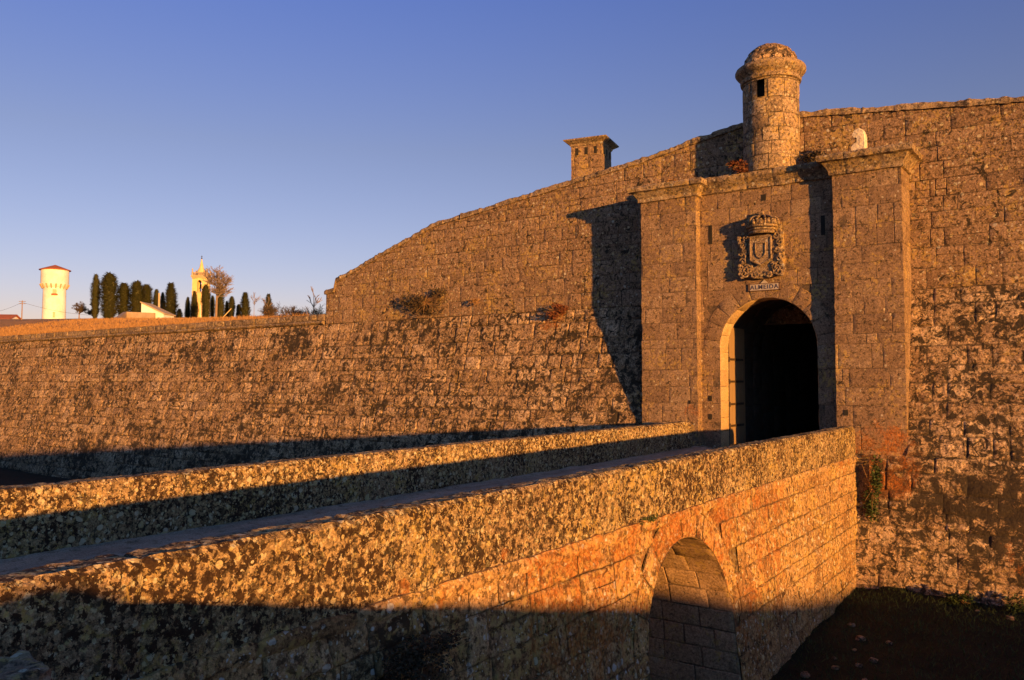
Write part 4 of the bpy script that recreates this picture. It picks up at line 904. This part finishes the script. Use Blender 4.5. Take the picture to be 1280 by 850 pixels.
# shed with a single pitch gable and its yard wall
x, y = -88.6, 53.1; b = gz(x, y)-1.0; sh_ = thing('white_shed', 'small white shed with steep single pitch roof in front of the cypresses', 'shed', (x, y, b))
A_, B_ = np.array([-89.9, 52.3]), np.array([-87.8, 53.8]); dn = (B_-A_)/np.linalg.norm(B_-A_); pn = np.array([-dn[1], dn[0]])
def wallpoly(zl, zr_, off=0, a=A_, b_=B_): p = a+pn*off; q = b_+pn*off; return [(p[0], p[1], b), (q[0], q[1], b), (q[0], q[1], zr_), (p[0], p[1], zl)]
mb = MB(); v = wallpoly(10.75, 9.5)+wallpoly(10.75, 9.5, 3.0); mb.add(v, [(0, 1, 2, 3), (7, 6, 5, 4), (1, 5, 6, 2), (0, 3, 7, 4)]); mb.build('wall', M_cream, sh_, smooth=False)
mb = MB(); p, q = A_-dn*.1-pn*.15, B_+dn*.15-pn*.15; p2, q2 = p+pn*3.3, q+pn*3.3; v = [(p[0], p[1], 10.84), (q[0], q[1], 9.48), (q2[0], q2[1], 9.48), (p2[0], p2[1], 10.84)]; v += [(a_[0], a_[1], a_[2]+.12) for a_ in v]
mb.add(v, [(3, 2, 1, 0), (4, 5, 6, 7), (0, 1, 5, 4), (1, 2, 6, 5), (2, 3, 7, 6), (3, 0, 4, 7)]); mb.build('roof', M_pgran, sh_, smooth=False)
M_yw = plain('weathered_yard_wall', (.42, .32, .22), (.30, .22, .15), 1.2)
def lowwall(p, q, z0, z1, lab):
    p = np.array(p); q = np.array(q); d = (q-p)/np.linalg.norm(q-p); n_ = np.array([-d[1], d[0]])*.18; mb = MB(); v = []
    for z in (0, 1):
        for e, s_ in ((p, -1), (q, -1), (q, 1), (p, 1)): v.append((e[0]+n_[0]*s_, e[1]+n_[1]*s_, (gz(e[0], e[1])-.4) if z == 0 else (z0 if e is p else z1)))
    mb.add(v, [(3, 2, 1, 0), (4, 5, 6, 7), (0, 1, 5, 4), (1, 2, 6, 5), (2, 3, 7, 6), (3, 0, 4, 7)]); tag(mb.build('yard_wall', M_yw, None, (p[0], p[1], z0-1), smooth=False), lab, 'wall')
lowwall((-91.2, 51.3), (-88.3, 53.0), 9.75, 9.6, 'low weathered wall running up to the white shed')
lowwall((-83.5, 45.6), (-91.2, 51.1), 8.2, 9.72, 'low weathered wall stepping down the bank left of the shed')
def pole(name, x, y, h, r, mat, lab, cat, lean=(0, 0), extra=None):
    z = gz(x, y)-.2; mb = MB(); tube(mb, (x, y, z), (x+lean[0], y+lean[1], z+h), r, r*.8, 8)
    if extra: extra(mb, x, y, z+h)
    tag(mb.build(name, mat, None, (x, y, z)), lab, cat)
pole('chimney_post', -92.9, 56.3, 3.6, .14, M_pgran, 'slim brown chimney post standing behind the white shed', 'post')
pole('lamp_post', -71.0, 47.4, 1.7, .045, M_white, 'thin white post on the bank below the church tower', 'post')
pole('leaning_pole', -73.9, 51.5, 1.35, .05, M_yel, 'pale pole leaning to the right beside the bare tree', 'pole', (1.0, .72))
def xarm(mb, x, y, z):
    for d_ in (.15, .5): tube(mb, (x-.45, y-.3, z-d_), (x+.45, y+.3, z-d_), .05, .05, 4)
pole('utility_pole', -138.3, 60.6, 3.4, .09, M_bark, 'thin utility pole with short arms between the white house and water tower', 'utility pole', (0, 0), xarm)
mb = MB(); P0 = np.array([-138.3, 60.6, gz(-138.3, 60.6)+2.9]); P1 = np.array([-136.3, 70.5, 12.7]); Pm = np.array([-150., 60, 13.0])
for a_, b_ in ((P0, P1), (P0, Pm)):
    pr = None
    for t in np.linspace(0, 1, 13):
        q = a_+(b_-a_)*t-np.array([0, 0, .35*math.sin(math.pi*t)])
        if pr is not None: tube(mb, pr, q, .02, .02, 3)
        pr = q
tag(mb.build('overhead_wire', M_iron, None, tuple(P0)), 'thin sagging wires running from the utility pole', 'wire')
mb = MB(); pr = None
for t in np.linspace(0, 1, 20):
    X_ = -66+9*t; Y_ = 38.8+4.2*t
    q = (X_, Y_, gz(X_, Y_)+.04)
    if pr: tube(mb, pr, q, .09, .09, 4)
    pr = q
tag(mb.build('kerb_line', M_yw, None, (-66, 38.8, gz(-66, 38.8))), 'pale stone kerb running along the bank below the church', 'kerb')

# ---------------------------------------------------------------- chimney block behind the coping
x, y = -13.90, 24.15; zb = 7.6; cm = thing('vent_turret', 'square stone chimney turret with flared cap and slots behind the wall coping', 'chimney', (x, y, zb)); an = R(11.6); hw = .54
cA, sA = math.cos(an), math.sin(an)
sq = lambda h_: [(x+cA*a-sA*b_, y+sA*a+cA*b_) for a, b_ in ((-h_, h_), (-h_, -h_), (h_, -h_), (h_, h_), (-h_, h_))]
pp = Path(sq(hw)); mb = MB(); cs = [zb, 8.0, 8.45, 8.9, 9.34, 9.70]
def slots(u): 
    r_ = (u % (2*hw))/(2*hw); return (np.abs(r_-.2) < .045) | (np.abs(r_-.5) < .045) | (np.abs(r_-.8) < .045)
masonry(mb, wallmap(pp), 0, pp.L, cs, (.4, .7), 91, nx=9, ny=6, rough=.008, out=.006, gap=.005, edge=.014, sink=.015, corners=pp.corners)
backing(mb, wallmap(pp), 0, pp.L, zb, 9.70, step=.1, depth=.012, corners=pp.corners); mb.build('body', M_gate, cm)
prof = [(hw-.02, 9.67), (hw+.02, 9.69), (hw+.05, 9.76), (hw+.20, 9.86), (hw+.22, 9.90), (hw-.1, 9.95), (.02, 10.0)]
mb = MB(); mb.grid(np.array([[(px_, py_, z) for px_, py_ in sq(h_)] for h_, z in prof])); mb.build('cap', M_cor, cm, smooth=False)
for side in range(4):
    u0_ = side*2*hw
    for r_ in (.2, .5, .8):
        q, n_ = pp.at(np.array([u0_+r_*2*hw])); q, n_ = q[0], n_[0]; tt = np.array([-n_[1], n_[0]])*.05; v = []
        for z in (9.38, 9.62):
            for o_ in (q-tt-n_*.1, q-tt+n_*.014, q+tt+n_*.014, q+tt-n_*.1): v.append((o_[0], o_[1], z))
        mb = MB(); mb.add(v, [(0, 3, 2, 1), (4, 5, 6, 7), (0, 1, 5, 4), (1, 2, 6, 5), (2, 3, 7, 6), (3, 0, 4, 7)]); mb.build('slot', M_black, cm, smooth=False)
# pale curved stone left standing on the right pier
x, y, z = -4.70, 21.42, 7.42; pb = thing('carved_stone', 'pale rounded broken stone standing on top of the right pier', 'stone', (x, y, z)); mb = MB()
out = [(-.17, 0), (.17, 0), (.17, .42), (.13, .56), (.03, .62), (-.09, .58), (-.13, .46), (-.09, .40), (-.02, .38), (-.02, .28), (-.10, .22), (-.17, .14)]
n_ = len(out); c0 = np.mean(out, 0); X = np.array([[(x+c0[0]+(p[0]-c0[0])*k, y+d_, z+c0[1]+(p[1]-c0[1])*k) for p in out+out[:1]] for k, d_ in ((0.01, -.15), (.92, -.15), (1, -.11), (1, .11), (.92, .15), (0.01, .15))])
mb.grid(X); mb.build('block', plain('pale_lichened_stone', (.78, .68, .52), (.50, .40, .28), 9, .9, .05), pb)
# ---------------------------------------------------------------- loose stones
rr = np.random.default_rng(5)
stn = [(-4.05, 13.9), (-3.75, 14.6), (-3.9, 15.1), (-3.45, 14.9), (-3.7, 15.7), (-3.3, 15.3), (-3.2, 14.2), (-3.75, 16.4), (-3.3, 16.6), (-4.1, 17.2), (-3.6, 13.3), (-1.6, 19.4), (-1.1, 19.1), (-2.2, 19.7), (-.7, 19.5)]
for k, (x, y) in enumerate(stn):
    z = float(z_ditch(np.array(x), np.array(y))); mb = MB(); s_ = rr.uniform(.04, .10); rock(mb, (x, y, z+s_*.25), (s_, s_*rr.uniform(.7, 1.2), s_*.6), k, 5)
    o = mb.build('loose_stone', M_up, None, (x, y, z)); tag(o, 'small pale stone lying on the dark grass at the ditch bottom by the bridge' if k < 11 else 'small pale stone lying at the foot of the wall right of the bridge', 'stone', 'loose stones by the bridge foot' if k < 11 else 'loose stones at the wall foot')
for k, (x, y, r_, lab) in enumerate(((-3.66, 1.62, .12, 'rough boulder on the ditch edge at the bottom left corner'),)):
    mb = MB(); rock(mb, (x, y, float(edge_z(x))+.05), (r_*1.5, r_, r_*.62), k+20, 14, .3); tag(mb.build('boulder', M_up, None, (x, y, float(edge_z(x))-.2)), lab, 'boulder')
